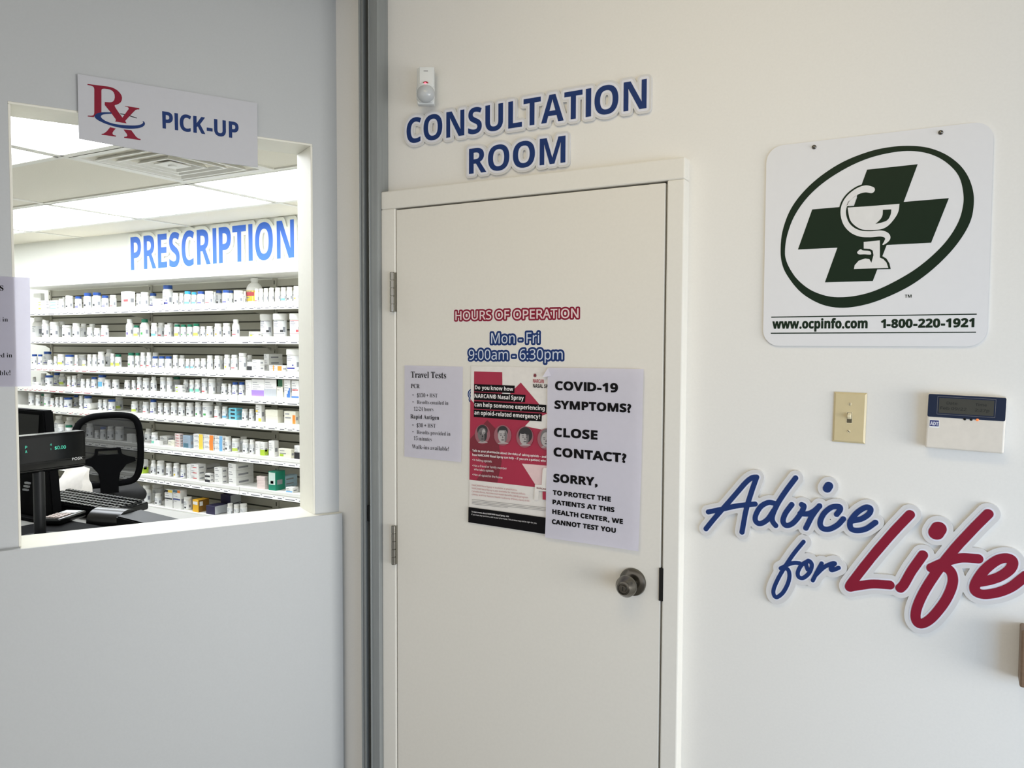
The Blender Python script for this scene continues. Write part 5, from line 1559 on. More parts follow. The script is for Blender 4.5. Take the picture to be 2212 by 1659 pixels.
def label_mesh(kind, acc):
    key = (kind, acc)
    if key in LABELS:
        return LABELS[key]
    top = {'std': 0.68, 'wide': 0.72, 'neck': 0.57, 'tub': 0.70, 'jug': 0.52}[kind]
    lr = 0.975 if kind == 'tub' else 1.0
    bm = NB()
    r_ = random.Random(str(key))
    mats = [LBL, LTX]
    arc_quad(bm, lr + 0.012, -1.75, 1.75, 0.06, top, 0, 16)
    for i in range(r_.choice((3, 4))):
        z = top - 0.06 - i * 0.075
        a = -0.85 + r_.random() * 0.15
        arc_quad(bm, lr + 0.02, a, a + r_.uniform(0.5, 1.1), z, z + r_.uniform(0.018, 0.032), 1, 5)
    arc_quad(bm, lr + 0.02, 0.75, 1.2, 0.2, 0.42, 1, 4)
    if acc == 'bb':
        mats.append(ACCM['c'])
        arc_quad(bm, lr + 0.02, -1.0, 0.5, 0.14, 0.5, 2)
    elif acc in ('tk', 'tr'):
        mats.append(ACCM['k' if acc == 'tk' else 'r'])
        arc_quad(bm, lr + 0.02, -1.2, 1.0, top - 0.02, top, 2)
        arc_quad(bm, lr + 0.02, -1.2, 1.0, 0.13, 0.145, 2)
        arc_quad(bm, lr + 0.02, 0.35, 0.8, 0.2, 0.3, 2)
    elif acc == 'jy':
        mats += [ACCM['yy'], ACCM['r']]
        arc_quad(bm, lr + 0.02, -1.6, 1.2, 0.12, top, 2)
        arc_quad(bm, lr + 0.03, -1.0, 0.4, 0.32, 0.46, 3)
    elif acc in ('c', 'y', 't'):
        mats.append(ACCM[acc])
        arc_quad(bm, lr + 0.02, -1.1, 0.9, 0.10, 0.26 if acc == 'c' else 0.32, 2)
    elif acc == 'r':
        mats.append(ACCM['r'])
        arc_quad(bm, lr + 0.021, -0.9, 0.35, 0.11, 0.18, 2)
    elif acc == 'b':
        mats.append(ACCM['b'])
        arc_quad(bm, lr + 0.021, -0.95, 0.45, 0.11, 0.18, 2)
        arc_quad(bm, lr + 0.021, 0.1, 0.3, 0.25, 0.31, 2, 3)
    elif acc == 'n':
        pass
    else:
        mats.append(ACCM[acc])
        arc_quad(bm, lr + 0.021, -0.55, 0.05, 0.14, 0.27, 2, 5)
    me = bpy.data.meshes.new('label')
    bm.to_mesh(me)
    bm.free()
    for m_ in mats:
        me.materials.append(m_)
    LABELS[key] = me
    return me


ORD = ['', 'first', 'second', 'third', 'fourth', 'fifth', 'sixth', 'seventh', 'eighth', 'ninth', 'tenth', 'eleventh', 'twelfth', 'thirteenth', 'fourteenth', 'fifteenth', 'sixteenth', 'seventeenth', 'eighteenth', 'nineteenth', 'twentieth']
SHN = {1: 'top shelf', 2: 'second shelf', 3: 'third shelf', 4: 'fourth shelf', 5: 'fifth shelf', 6: 'sixth shelf', 7: 'seventh shelf', 8: 'lowest visible shelf'}
CAPN = {'w': 'white-capped', 'b': 'blue-capped', 'g': 'green-capped', 'c': 'cyan-capped'}
MARKN = {'n': 'plain label', 'k': 'black mark', 'b': 'violet band', 'r': 'red band', 'y': 'lime label', 'yy': 'yellow mark', 'g': 'green mark', 'c': 'sky-blue label', 'o': 'orange mark', 'p': 'purple mark', 't': 'mint label', 'bb': 'light blue panel', 'tk': 'black stripes', 'tr': 'red stripes', 'jy': 'yellow and red label'}
KINDN = {'std': 'pill bottle', 'wide': 'wide pill bottle', 'neck': 'narrow-necked bottle', 'tub': 'large tub', 'jug': 'tall jug'}
BOXN = {'w': 'white', 'cr': 'cream', 'tr': 'translucent white', 'c': 'cyan', 'pk': 'pink-edged', 'gb': 'grey-blue', 'gn': 'green', 'lb': 'pale blue', 'bl': 'blue', 'ye': 'yellow', 'nv': 'dark purple'}
PRN = {'n': '', 'k': 'grey print', 'kb': 'black end', 'y': 'lime print', 'c': 'blue print', 'r': 'red print', 'o': 'orange block', 'pu': 'violet block', 'gy': 'grey foot', 'gt': 'dark green top', 'bc': 'blue curve', 'rb': 'red and blue print', 'kk': 'dark lines', 'yt': 'yellow corner', 'ot': 'orange corner', 't': 'teal patch', 'yr': 'yellow end', 'or': 'orange end', 'br': 'blue end', 'yb': 'lime foot', 'wp': 'pale shield', 'b': 'navy print', 'yk': 'yellow top and dark band', 'ok': 'orange top and blue band', 'wl': 'white patch'}


def bname(it):
    return f"{CAPN[it[8]]} {KINDN[it[2]]} with {MARKN[it[9]]}"


def xname(it):
    p = PRN[it[10]]
    return f"{BOXN[it[9]]} carton" + (f" with {p}" if p else '')


count, seen = {}, {}
for it in ITEMS:
    if it[1] == 'B':
        count[(it[0], bname(it))] = count.get((it[0], bname(it)), 0) + 1
    elif it[2][0] == '0':
        key = (it[0], xname(it) + (' stack' if it[2][2:] != '1' else ''))
        count[key] = count.get(key, 0) + 1


def which(sh, nm, inc=True):
    key = (sh, nm)
    if inc:
        seen[key] = seen.get(key, 0) + 1
    if count[key] == 1:
        return f"{nm} on the {SHN[sh]}"
    return f"{ORD[seen[key]]} {nm} from the left on the {SHN[sh]}"


BXM = {'w': (234, 233, 228), 'cr': (230, 227, 208), 'tr': (226, 226, 218), 'c': (112, 196, 214), 'pk': (226, 208, 202), 'gb': (150, 168, 184), 'gn': (26, 132, 104), 'lb': (186, 214, 228), 'bl': (40, 90, 180), 'ye': (236, 180, 40), 'nv': (44, 40, 72)}
BXM = {k: mat('carton_' + BOXN[k].replace(' ', '_').replace('-', '_'), v, 0.5, vary=0.01) for k, v in BXM.items()}
SIDE = mat('carton_side_grey', (190, 188, 178), 0.55)
CM = lambda n, c_: mat('carton_print_' + n, c_, 0.5)
P_ = {'k': CM('grey', (150, 150, 152)), 'K': CM('black', (40, 40, 44)), 'r': CM('red', (206, 90, 92)), 'y': CM('lime', (176, 206, 60)), 'Y': CM('yellow', (244, 210, 80)), 'o': CM('orange', (244, 140, 56)), 'pu': CM('violet', (166, 134, 214)), 'gy': CM('mid_grey', (188, 192, 196)), 'dg': CM('dark_green', (34, 82, 52)), 'b': CM('blue', (70, 120, 190)), 'nb': CM('navy', (52, 64, 128)), 'sb': CM('sky', (118, 176, 220)), 't': CM('teal', (72, 112, 128)), 'W': CM('white', (238, 236, 232)), 'br': CM('brown', (132, 92, 30)), 'pa': CM('pale_shield', (206, 224, 214))}


def carton(w, d, h, colr, pr):
    """Carton with its print: front at y=0, origin at the bottom front centre."""
    bm = NB()
    x0, x1 = -w / 2, w / 2
    box(bm, x0, x1, 0, d, 0, h - 0.0004, 0, bev=min(0.0012, h * 0.08), seg=1)
    mats = [BXM[colr]]

    def fr(u0, u1, v0, v1, m, e=1):
        if m not in mats:
            mats.append(m)
        f = bm.faces.new([bm.verts.new((x0 + u * w, -0.0004 * e, v * h)) for u, v in ((u0, v0), (u1, v0), (u1, v1), (u0, v1))])
        f.material_index = mats.index(m)

    def sd(u0, u1, v0, v1, m, e=1):
        if m not in mats:
            mats.append(m)
        f = bm.faces.new([bm.verts.new((x1 + 0.0004 * e, u * d, v * h)) for u, v in ((u0, v0), (u1, v0), (u1, v1), (u0, v1))])
        f.material_index = mats.index(m)
    tall = h > 0.9 * w
    if pr != 'n' and colr not in ('nv', 'ye'):
        n = 4 if tall else 2
        for i in range(n):
            v = 0.82 - i * (0.13 if tall else 0.3)
            fr(0.1, 0.1 + 0.62 * (0.6 + 0.4 * ((i * 7) % 3) / 2), v - (0.03 if tall else 0.1), v, P_['k'])
        sd(0.15, 0.7, 0.3, 0.55, P_['k'])
    for a in {'kb': [(0, 1, 0, 0.5, 'K')], 'y': [(0.1, 0.4, 0.15, 0.4, 'y')], 'c': [(0.05, 0.95, 0.08, 0.3, 'sb')], 'r': [(0.3, 0.8, 0.35, 0.5, 'r')], 'o': [(0.3, 0.4, 0, 1, 'o'), (0.66, 0.98, 0.1, 0.9, 'o')], 'pu': [(0, 1, 0, 0.36, 'pu')], 'gy': [(0, 1, 0, 0.45, 'gy')],
              'gt': [(0, 1, 0.6, 1, 'dg'), (0, 0.22, 0.6, 1, 'y')], 'bc': [(0.45, 1, 0, 0.22, 'b'), (0.62, 1, 0.22, 0.4, 'b'), (0.8, 1, 0.4, 0.55, 'b')], 'rb': [(0.1, 0.9, 0.42, 0.48, 'r'), (0, 1, 0, 0.1, 'b')], 'kk': [(0.3, 0.85, 0.3, 0.7, 'K')], 'yt': [(0.5, 1, 0, 0.2, 'Y'), (0.05, 0.4, 0.55, 0.65, 'Y')],
              'ot': [(0.75, 1, 0, 0.7, 'o')], 't': [(0.1, 0.75, 0.05, 0.38, 't')], 'yr': [(0.6, 1, 0, 1, 'Y')], 'or': [(0.6, 1, 0, 1, 'o')], 'br': [(0.62, 1, 0, 1, 'sb')], 'yb': [(0, 1, 0, 0.45, 'y')], 'wp': [(0.06, 0.94, 0.3, 0.94, 'pa'), (0.3, 0.7, 0.35, 0.5, 'r')], 'b': [(0.1, 0.55, 0.3, 0.6, 'nb')],
              'yk': [(0, 0.45, 0.86, 1, 'K'), (0.45, 1, 0.86, 1, 'Y'), (0, 1, 0.48, 0.55, 'K')], 'ok': [(0, 0.6, 0.86, 1, 't'), (0.6, 1, 0.86, 1, 'o'), (0, 1, 0.48, 0.55, 'nb')], 'wl': [(0.1, 0.85, 0.6, 0.85, 'W')]}.get(pr, []):
        fr(a[0], a[1], a[2], a[3], P_[a[4]], 2)
    if colr == 'ye':
        sd(0, 0.98, 0.02, 0.98, P_['br'])
        sd(0.1, 0.4, 0.5, 0.85, P_['W'], 2)
    if pr == 'yb':
        sd(0, 1, 0.02, 0.45, P_['y'])
    if colr == 'nv':
        sd(0.02, 0.98, 0.04, 0.96, P_['gy'])
    return bm, mats


for it in ITEMS:
    sh = it[0]
    if it[1] == 'B':
        _, _, kd, x, y, z, r, h, cp, ac = it
        t = thing('medicine_jug' if kd == 'jug' else 'medicine_tub' if kd == 'tub' else 'medicine_bottle', which(sh, bname(it)), 'bottle', T(x, y, z + 0.0002), f"medicine bottles on the {SHN[sh]}")
        sc = Matrix.Diagonal((r, r, h, 1))
        if (kd, cp) not in CAPC:
            m2 = CAPB[kd].copy()
            m2.materials[0] = CAPM[cp]
            CAPC[(kd, cp)] = m2
        for nm, me in (('bottle_body', BODY[kd]), ('cap', CAPC[(kd, cp)]), ('label', label_mesh(kd, ac))):
            o = bpy.data.objects.new(nm, me)
            COL.objects.link(o)
            o.parent = t
            o.matrix_local = sc
    else:
        _, _, st, x, w_, y, d, z, h, cl, pr = it
        i, n = (int(v) for v in st.split('/'))
        nm = xname(it)
        jit = 0.0 if i == 0 else rng.uniform(-0.002, 0.002)
        if n == 1:
            lb = which(sh, nm)
        else:
            key = (sh, nm + ' stack')
            if i == n - 1:
                seen[key] = seen.get(key, 0) + 1
            pos = 'topmost' if i == n - 1 else 'bottom' if i == 0 else 'middle' if n == 3 else ORD[n - i]
            of = 'in its stack' if count[key] == 1 else f"in the {ORD[seen[key]]} such stack from left"
            lb = f"{pos} {nm} {of}, {SHN[sh]}"
        bm, ms_ = carton(w_, d, h, cl, pr)
        tag(obj('medicine_carton', bm, ms_, mtx=T(x + w_ / 2 + jit, y, z)), lb, 'box', f"cartons on the {SHN[sh]}")
# one bottle lies on its side on the fifth shelf
p = at_y(20 + 1250 / 6.9125, 740 + 935 / 6.9125, 1.545)
LYX = p.x
t = thing('medicine_bottle', 'white bottle lying on its side on the fifth shelf', 'bottle', Matrix.Translation((LYX, 1.512, SHZ[5] + 0.0232)) @ Matrix.Rotation(-math.pi / 2, 4, 'X') @ Matrix.Rotation(math.pi, 4, 'X') @ T(0, 0, -0.085), 'medicine bottles on the fifth shelf')
for nm, me in (('bottle_body', BODY['wide']), ('cap', CAPC[('wide', 'w')] if ('wide', 'w') in CAPC else CAPB['wide'])):
    o = bpy.data.objects.new(nm, me)
    COL.objects.link(o)
    o.parent = t
    o.matrix_local = Matrix.Diagonal((0.0225, 0.0225, 0.085, 1))

# ---------------------------------------------------------------- counter behind the hatch
DZ = 1.05
GLOSS = mat('glossy_black_plastic', (12, 13, 13), 0.12, spec=0.4, vary=0.05)
MATTE = mat('matte_black', (10, 10, 11), 0.65, spec=0.03, vary=0.1)
BLK2 = mat('charcoal_plastic', (24, 25, 26), 0.42, spec=0.25, vary=0.05)
DESK = mat('grey_laminate', (168, 166, 160), 0.3, vary=0.02)
pa, pb = LPT(0.12, -PT - 0.004), LPT(1.28, -PT - 0.004)
poly = [(pa.x, pa.y), (-1.99, -0.035), (-3.35, -0.035), (-3.35, pb.y), (pb.x, pb.y)]
poly = poly[::-1] if area2(poly) < 0 else poly
ct = thing('service_counter', 'grey topped service counter standing behind the hatch', 'counter', T(-2.6, -0.4, 0))
bm = NB()
slab(bm, [[(x + 2.6, y + 0.4) for x, y in poly]], DZ - 0.03, DZ, 0)
flat(bm, [[(x + 2.6, y + 0.4) for x, y in poly]], DZ - 0.03, 0)
obj('worktop', bm, DESK, ct)
bm = NB()
box(bm, -3.30 + 2.6, -2.45 + 2.6, -0.10 + 0.4, -0.08 + 0.4, 0.0, DZ - 0.031, 0)
box(bm, -3.30 + 2.6, -3.28 + 2.6, -0.9 + 0.4, -0.08 + 0.4, 0.0, DZ - 0.031, 0)
obj('cabinet', bm, DWALL, ct)

# customer display on a pole
DFX = frame_matrix(Vector((0, 1, 0)), Z3, Vector((1, 0, 0)), Vector((-2.30, 0, 0)))
dl, dr = -0.665, on(DFX, 185.5, 965)[0]
dtop = on(DFX, 110, 937)[1]
dbot = on(DFX, 110, 1011)[1]
dmx, dmy = (dl + dr) / 2, (dtop + dbot) / 2
cdp = thing('customer_display', 'black pole-mounted price display showing $0.00 in green behind the hatch', 'display', T(-2.335, (dl + dr) / 2, DZ + 0.0284))
LM = Matrix.Translation((2.335, -(dl + dr) / 2, -DZ - 0.0284)) @ DFX @ T(dmx, dmy)
bm = NB()
hw, hh = (dr - dl) / 2, (dtop - dbot) / 2
P_prof = [(-0.045, -hh), (-0.012, -hh - 0.012), (-0.002, -hh - 0.002), (0.0, -hh * 0.6), (0.0, hh), (-0.045, hh)]
a = [bm.verts.new((-hw, y, z)) for z, y in P_prof]
b = [bm.verts.new((hw, y, z)) for z, y in P_prof]
bm.faces.new(a[::-1])
bm.faces.new(b)
for i in range(6):
    bm.faces.new((a[i], a[(i + 1) % 6], b[(i + 1) % 6], b[i]))
bmesh.ops.recalc_face_normals(bm, faces=bm.faces[:])
bmesh.ops.bevel(bm, geom=bm.edges[:], offset=0.003, segments=2, affect='EDGES')
obj('display_housing', bm, GLOSS, cdp, LM)
bm = NB()
slab(bm, [rrect(-hw + 0.006, hw - 0.008, -hh * 0.55, hh - 0.008, 0.004)], 0.0, 0.0006, 0)
TEAL = mat('teal_digits', (70, 190, 160), 0.4, emit=0.9)
C6 = (0, 860, 4.879)
for s, a_, b_, cap in (('P', (262, 535), (285, 534), 30), ('A', (262, 580), (285, 579), 30), ('$0.00', (575, 540), (692, 530), 33), ('4', (526, 502), (543, 501), 22), (':', (531, 545), (538, 545), 26)):
    V, Fc = fit_text(DFX, s, 'sr', (a_[0] / C6[2], 860 + a_[1] / C6[2]), (b_[0] / C6[2], 860 + b_[1] / C6[2]), cap / C6[2])
    put(bm, V, Fc, 0.0011, 1, -dmx, -dmy)
V, Fc = fit_text(DFX, 'POSX', 'ss', (757 / C6[2], 860 + 655 / C6[2]), (868 / C6[2], 860 + 641 / C6[2]), 26 / C6[2])
put(bm, V, Fc, 0.0011, 2, -dmx, -dmy)
obj('display_window', bm, [mat('dark_display_glass', (16, 18, 18), 0.1), TEAL, mat('logo_white', (210, 212, 212), 0.5)], cdp, LM)
bm = NB()
pyy = on(DFX, 95, 1080)[0] - (dl + dr) / 2
lathe(bm, [(0.0155, 0.010), (0.0155, dbot - DZ - 0.02), (0, dbot - DZ - 0.02)], 20, 0, T(0.012, pyy))
obj('pole', bm, BLK2, cdp, smooth=40)
bm = NB()
lathe(bm, [(0.055, 0), (0.055, 0.006), (0.02, 0.012), (0.017, 0.012), (0, 0.012)], 28, 0, T(0.012, pyy))
obj('pole_base', bm, BLACKP, cdp, smooth=40)

# point-of-sale terminal
q = [at_y(114, 886, -0.297), at_y(135, 1105, -0.337)]
pos = thing('sales_terminal', 'black upright sales terminal behind the pole display', 'computer', T(-2.78, -0.35, DZ))
bm = NB()
xt, xb = q[0].x + 2.78, q[1].x + 2.78
zt = q[0].z - DZ
W_ = 0.30
th = 0.035
vv = []
for yo in (0.0, th):
    vv += [bm.verts.new((xt - W_, 0.02 + yo, zt)), bm.verts.new((xt, 0.02 + yo, zt)), bm.verts.new((xb, -0.02 + yo, 0.012)), bm.verts.new((xb - W_, -0.02 + yo, 0.012))]
for f in ((0, 1, 2, 3), (7, 6, 5, 4), (0, 4, 5, 1), (1, 5, 6, 2), (2, 6, 7, 3), (3, 7, 4, 0)):
    bm.faces.new([vv[i] for i in f])
bmesh.ops.recalc_face_normals(bm, faces=bm.faces[:])
bmesh.ops.bevel(bm, geom=bm.edges[:], offset=0.004, segments=2, affect='EDGES')
obj('terminal_case', bm, MATTE, pos)
bm = NB()
v = [Vector((xt - W_ + 0.015, 0.0192, zt - 0.015)), Vector((xt - 0.016, 0.0192, zt - 0.015)), Vector((xt - 0.012, 0.008, zt - 0.12)), Vector((xt - W_ + 0.015, 0.008, zt - 0.12))]
bm.faces.new([bm.verts.new(p_ + Vector((0, -0.0035, 0))) for p_ in v[::-1]])
obj('rear_panel', bm, BLACKP, pos)
bm = NB()
x_, y_, z_ = at_y(56, 1052, -0.372)
for i in range(3):
    box(bm, x_ + 2.78 - 0.012, x_ + 2.78 + 0.014, -0.026 + 0.0035 * i - 0.001, -0.02 + 0.0035 * i, z_ - DZ - 0.012 + i * 0.011, z_ - DZ - 0.006 + i * 0.011, 0)
obj('vent_badge', bm, mat('badge_grey', (128, 130, 130), 0.5), pos)
bm = NB()
box(bm, xb - W_ + 0.02, xb - 0.01, -0.045, 0.045, 0.0005, 0.012, 0, bev=0.003)
obj('terminal_base', bm, MATTE, pos)

# keyboard
kb = thing('keyboard', 'black computer keyboard on the counter seen through the hatch', 'keyboard', Matrix.Translation((-2.645, -0.215, DZ)))
bm = NB()
t_ = bmesh.new()
KX, KY = 0.228, 0.068
vv = [t_.verts.new(p_) for p_ in ((-KX, -KY, 0.018), (KX, -KY, 0.018), (KX, KY, 0.028), (-KX, KY, 0.028), (-KX, -KY, 0.040), (KX, -KY, 0.040), (KX, KY, 0.054), (-KX, KY, 0.054))]
for f in ((3, 2, 1, 0), (4, 5, 6, 7), (0, 1, 5, 4), (1, 2, 6, 5), (2, 3, 7, 6), (3, 0, 4, 7)):
    t_.faces.new([vv[i] for i in f])
bmesh.ops.bevel(t_, geom=t_.edges[:], offset=0.003, segments=2, affect='EDGES')
join(bm, t_, 0)
obj('keyboard_case', bm, GLOSS, kb)
bm = NB()
for r_ in range(6):
    yy = -KY + 0.014 + r_ * 0.0205 + (0.004 if r_ == 5 else 0)
    xx = -KX + 0.010
    k = 0
    while xx < KX - 0.018:
        kw_ = 0.105 if (r_ == 0 and k == 3) else 0.026 if (k == 0 and r_ < 5) else 0.0165
        if xx + kw_ > KX - 0.006:
            break
        zz = 0.0405 + (yy + KY) / (2 * KY) * 0.014
        t_ = bmesh.new()
        b_ = [t_.verts.new((x_, y_, zz + (y_ - yy) * 0.1)) for x_, y_ in ((xx, yy - 0.008), (xx + kw_, yy - 0.008), (xx + kw_, yy + 0.008), (xx, yy + 0.008))]
        c_ = [t_.verts.new((x_, y_, zz + 0.0065 + (y_ - yy) * 0.1)) for x_, y_ in ((xx + 0.002, yy - 0.0055), (xx + kw_ - 0.002, yy - 0.0055), (xx + kw_ - 0.002, yy + 0.0065), (xx + 0.002, yy + 0.0065))]
        t_.faces.new(c_)
        for i in range(4):
            t_.faces.new((b_[i], b_[(i + 1) % 4], c_[(i + 1) % 4], c_[i]))
        join(bm, t_, 0)
        xx += kw_ + 0.0028
        k += 1
obj('key_caps', bm, GLOSS, kb)
bm = NB()
box(bm, -KX + 0.03, KX - 0.05, -KY + 0.02, KY - 0.01, 0.0005, 0.022, 0, bev=0.003)
obj('keyboard_stand', bm, MATTE, kb)

# cash drawer and cheque reader just inside the sill
bm = NB()
box(bm, -2.53, -2.235, -0.66, -0.385, DZ + 0.0005, DZ + 0.028, 0, bev=0.003)
tag(obj('cash_drawer', bm, MATTE), 'flat black cash box lying just inside the hatch sill', 'cash box')
rd = thing('cheque_reader', 'black document reader with rounded cover and sloping tail inside the sill', 'document reader', Matrix.Translation((-2.31, -0.30, DZ)) @ Matrix.Rotation(math.radians(14), 4, 'Z'))
bm = NB()
P_ = [(-0.05, 0.0005), (0.05, 0.0005), (0.05, 0.030)] + [(0.05 * math.cos(math.radians(a)), 0.030 + 0.036 * math.sin(math.radians(a))) for a in range(10, 180, 10)] + [(-0.05, 0.030)]
a = [bm.verts.new((-0.115, y, z)) for y, z in P_]
b = [bm.verts.new((0.005, y, z)) for y, z in P_]
n_ = len(P_)
bm.faces.new(a[::-1])
bm.faces.new(b)
for i in range(n_):
    bm.faces.new((a[i], a[(i + 1) % n_], b[(i + 1) % n_], b[i]))
bmesh.ops.recalc_face_normals(bm, faces=bm.faces[:])
obj('rounded_cover', bm, mat('satin_black_plastic', (24, 24, 25), 0.26, vary=0.04), rd, smooth=35)
bm = NB()
P_ = [(0.005, 0.0005), (0.235, 0.0005), (0.235, 0.022), (0.045, 0.050), (0.005, 0.056)]
a = [bm.verts.new((x_, -0.058, z)) for x_, z in P_]
b = [bm.verts.new((x_, 0.052, z)) for x_, z in P_]
bm.faces.new(a)
bm.faces.new(b[::-1])
for i in range(5):
    bm.faces.new((a[i], b[i], b[(i + 1) % 5], a[(i + 1) % 5]))
bmesh.ops.recalc_face_normals(bm, faces=bm.faces[:])
bmesh.ops.bevel(bm, geom=bm.edges[:], offset=0.004, segments=2, affect='EDGES')
obj('sloping_tail', bm, BLACKP, rd)

# pin pad, scanner and slip at the left
pp = at_z(136, 1110, DZ + 0.05)
pad = thing('pin_pad', 'black payment pin pad with pale keys right of the display pole', 'pin pad', Matrix.Translation((pp.x, pp.y, DZ + 0.0285)) @ Matrix.Rotation(math.radians(25), 4, 'Z'))
bm = NB()
box(bm, -0.035, 0.035, -0.07, 0.07, 0, 0.020, 0, bev=0.006, seg=3)
obj('pad_case', bm, GLOSS, pad)
bm = NB()
for i in range(3):
    for j in range(4):
        box(bm, -0.024 + i * 0.017, -0.011 + i * 0.017, -0.055 + j * 0.017, -0.044 + j * 0.017, 0.0195, 0.0235, 0, bev=0.001, seg=1)
obj('pad_keys', bm, mat('pale_key_grey', (196, 180, 172), 0.5), pad)
bm = NB()
box(bm, -0.026, 0.026, 0.020, 0.058, 0.0197, 0.0215, 0)
obj('pad_screen', bm, mat('pad_screen_grey', (200, 202, 200), 0.3), pad)
ps = at_z(62, 1090, DZ + 0.05) + Vector((-0.13, -0.10, 0))
sc_ = thing('barcode_scanner', 'black hand scanner with pale top lying left of the display pole', 'scanner', Matrix.Translation((ps.x, ps.y, DZ)) @ Matrix.Rotation(math.radians(55), 4, 'Z'))
bm = NB()
tube(bm, [(-0.07, 0, 0.022), (-0.02, 0, 0.026), (0.03, 0, 0.036), (0.06, 0, 0.038)], [0.017, 0.018, 0.024, 0.026], 14, 0)
obj('scanner_body', bm, BLACKP, sc_, smooth=60)
bm = NB()
tube(bm, [(-0.03, 0, 0.047), (0.02, 0, 0.060), (0.055, 0, 0.064)], [0.008, 0.010, 0.010], 10, 0)
obj('scanner_grip', bm, WHITE, sc_, smooth=60)
pl = at_z(54, 1117, DZ + 0.002)
bm = NB()
box(bm, -0.045, 0.04, -0.025, 0.025, 0.0006, 0.0022, 0)
tag(obj('paper_slip', bm, mat('cream_slip', (206, 202, 188), 0.6), mtx=Matrix.Translation((pl.x - 0.03, pl.y, DZ)) @ Matrix.Rotation(0.5, 4, 'Z')), 'pale paper slip on the counter at the hatch left edge', 'paper')

# white paper bag standing behind the keyboard
b0, b1, b2 = at_y(126, 1008, -0.08), at_y(176, 1002, -0.08), at_y(187, 1072, -0.08)
bm = NB()
g = []
for j in range(9):
    v_ = j / 8
    row = []
    for i in range(9):
        u = i / 8
        xl_, xr_ = b0.x, b1.x + (b2.x - b1.x) * v_ * (1.0 if v_ > 0.4 else 0.3)
        zz = (b0.z + 0.004) * (1 - v_) + (DZ + 0.001) * v_
        row.append((xl_ + (xr_ - xl_) * u, -0.045 - 0.085 * v_ + 0.010 * math.sin(u * 4 + v_ * 5) * (1 - v_ * 0.5), zz - 0.004 * u * (1 - v_)))
    g.append(row)
vf = [[bm.verts.new(p_) for p_ in r_] for r_ in g]
vb_ = [[bm.verts.new((p_[0], p_[1] + 0.006 + 0.060 * (j / 8), p_[2])) for p_ in r_] for j, r_ in enumerate(g)]
for j in range(8):
    for i in range(8):
        bm.faces.new((vf[j][i], vf[j + 1][i], vf[j + 1][i + 1], vf[j][i + 1]))
        bm.faces.new((vb_[j][i], vb_[j][i + 1], vb_[j + 1][i + 1], vb_[j + 1][i]))
    for i in (0, 8):
        bm.faces.new((vf[j][i], vb_[j][i], vb_[j + 1][i], vf[j + 1][i]))
bmesh.ops.recalc_face_normals(bm, faces=bm.faces[:])
tag(obj('paper_bag', bm, mat('white_bag_paper', (242, 238, 232), 0.6, transl=0.35), smooth=60), 'white paper bag standing behind the keyboard', 'bag')

# mesh-back office chair, seen from behind
cb = at_y(236, 970, 0.95)
ch = thing('office_chair', 'black mesh-back office chair in front of the medicine shelves', 'chair', Matrix.Translation((cb.x, cb.y, 0)) @ Matrix.Rotation(math.atan2(0.46, -0.89) - math.pi / 2, 4, 'Z'))
# local: y forward (away from the hatch), x to the chair's right
k_ = 1 / (FOC / (cb - EYE).dot(FW))
zpx = lambda py: cb.z - (py - 970) * k_
MESHM = mat('black_mesh_fabric', (14, 14, 15), 0.7, alpha=0.86, scale=900, vary=0.3)
out = [(-0.175, 1042), (-0.19, 1000), (-0.20, 950), (-0.165, 915), (-0.11, 901), (-0.02, 897), (0.09, 898), (0.150, 906), (0.176, 930), (0.182, 970), (0.176, 1010), (0.150, 1036), (0.10, 1044), (0.0, 1046), (-0.11, 1046)]
out = [(x_ * 0.92 - 0.004, y_) for x_, y_ in smooth_loop(out, 5)]
curv = lambda x_: 0.06 * (x_ / 0.19) ** 2
bm = NB()
tube(bm, [(x_, curv(x_) * -0.5, zpx(y_)) for x_, y_ in out], 0.019, 10, 0, closed=True)
obj('back_frame', bm, MATTE, ch, smooth=60)
bm = NB()
flat(bm, [[(x_, zpx(y_)) for x_, y_ in out]], 0.0, 0)
for v in bm.verts:
    v.co = Vector((v.co.x, curv(v.co.x) * -0.5 + 0.003, v.co.y))
obj('back_mesh', bm, MESHM, ch)
bm = NB()
sup = [(-0.075, 967), (0.055, 967), (0.062, 980), (0.085, 985), (0.130, 990), (0.135, 998), (0.085, 1004), (0.052, 1020), (0.042, 1040), (0.042, 1064), (-0.052, 1064), (-0.052, 1040), (-0.062, 1020), (-0.095, 1004), (-0.145, 998), (-0.14, 990), (-0.095, 985), (-0.08, 980)]
hole = [(-0.06, 972), (0.04, 972), (0.044, 981), (-0.064, 981)]
loops = [[(x_, -zpx(y_)) for x_, y_ in sup], [(x_, -zpx(y_)) for x_, y_ in hole]]
slab(bm, loops, 0.0, 0.022, 0)
flat(bm, loops, 0.0, 0)
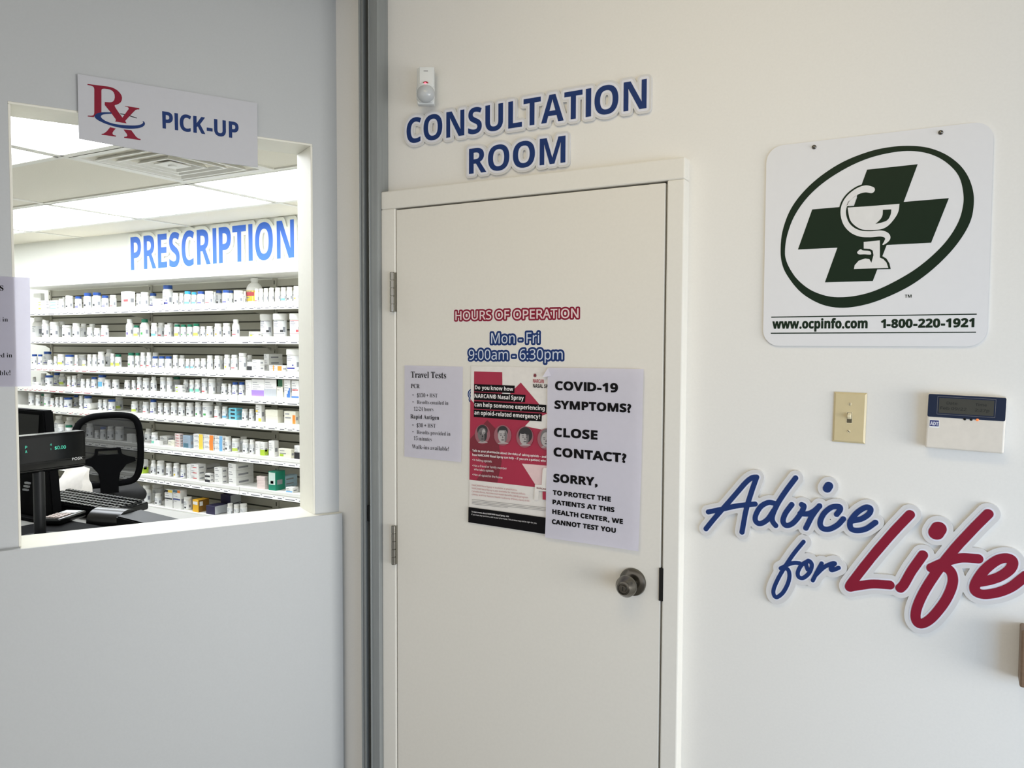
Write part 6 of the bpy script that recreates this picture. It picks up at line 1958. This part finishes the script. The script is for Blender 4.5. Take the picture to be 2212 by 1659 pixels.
obj('lumbar_support', bm, MATTE, ch, Matrix.Translation((0, -0.012, 0)) @ Matrix.Rotation(-math.pi / 2, 4, 'X') @ T(0, 0, -0.022))
bm = NB()
sz = 0.785
box(bm, -0.225, 0.205, 0.035, 0.46, sz - 0.075, sz, 0, bev=0.034, seg=5)
obj('seat', bm, mat('black_seat_fabric', (18, 18, 19), 0.75, bump=0.2, scale=300), ch, smooth=50)
bm = NB()
tube(bm, [(0, -0.01, zpx(1062)), (0, 0.0, sz - 0.10), (0, 0.08, sz - 0.11), (0, 0.22, sz - 0.10)], 0.022, 10, 0)
box(bm, -0.09, 0.09, 0.13, 0.32, sz - 0.11, sz - 0.074, 0, bev=0.004)
obj('seat_mechanism', bm, BLACKP, ch, smooth=50)
bm = NB()
lathe(bm, [(0.028, 0.10), (0.028, 0.42), (0.016, 0.425), (0.016, sz - 0.10), (0, sz - 0.10)], 18, 0, T(0, 0.23))
tube(bm, [(0.19 * math.cos(a), 0.23 + 0.19 * math.sin(a), 0.36) for a in [2 * math.pi * i / 28 for i in range(28)]], 0.010, 8, 0, closed=True)
obj('gas_lift', bm, BLACKP, ch, smooth=50)
for i in range(5):
    a = 2 * math.pi * i / 5 + 0.3
    e = Vector((0.26 * math.cos(a), 0.23 + 0.26 * math.sin(a), 0.075))
    bm = NB()
    tube(bm, [(0.02 * math.cos(a), 0.23 + 0.02 * math.sin(a), 0.115), tuple(e)], [0.022, 0.014], 10, 0)
    lg = obj('leg', bm, BLACKP, ch, smooth=50)
    bm = NB()
    lathe(bm, [(0, -0.012), (0.026, -0.012), (0.028, -0.008), (0.028, 0.008), (0.026, 0.012), (0, 0.012)], 18, 0, Matrix.Translation((e.x, e.y, 0.0285)) @ Matrix.Rotation(a, 4, 'Z') @ Matrix.Rotation(math.pi / 2, 4, 'X'))
    box(bm, e.x - 0.006, e.x + 0.006, e.y - 0.006, e.y + 0.006, 0.03, 0.075, 0)
    obj('caster', bm, BLACKP, lg, smooth=50)
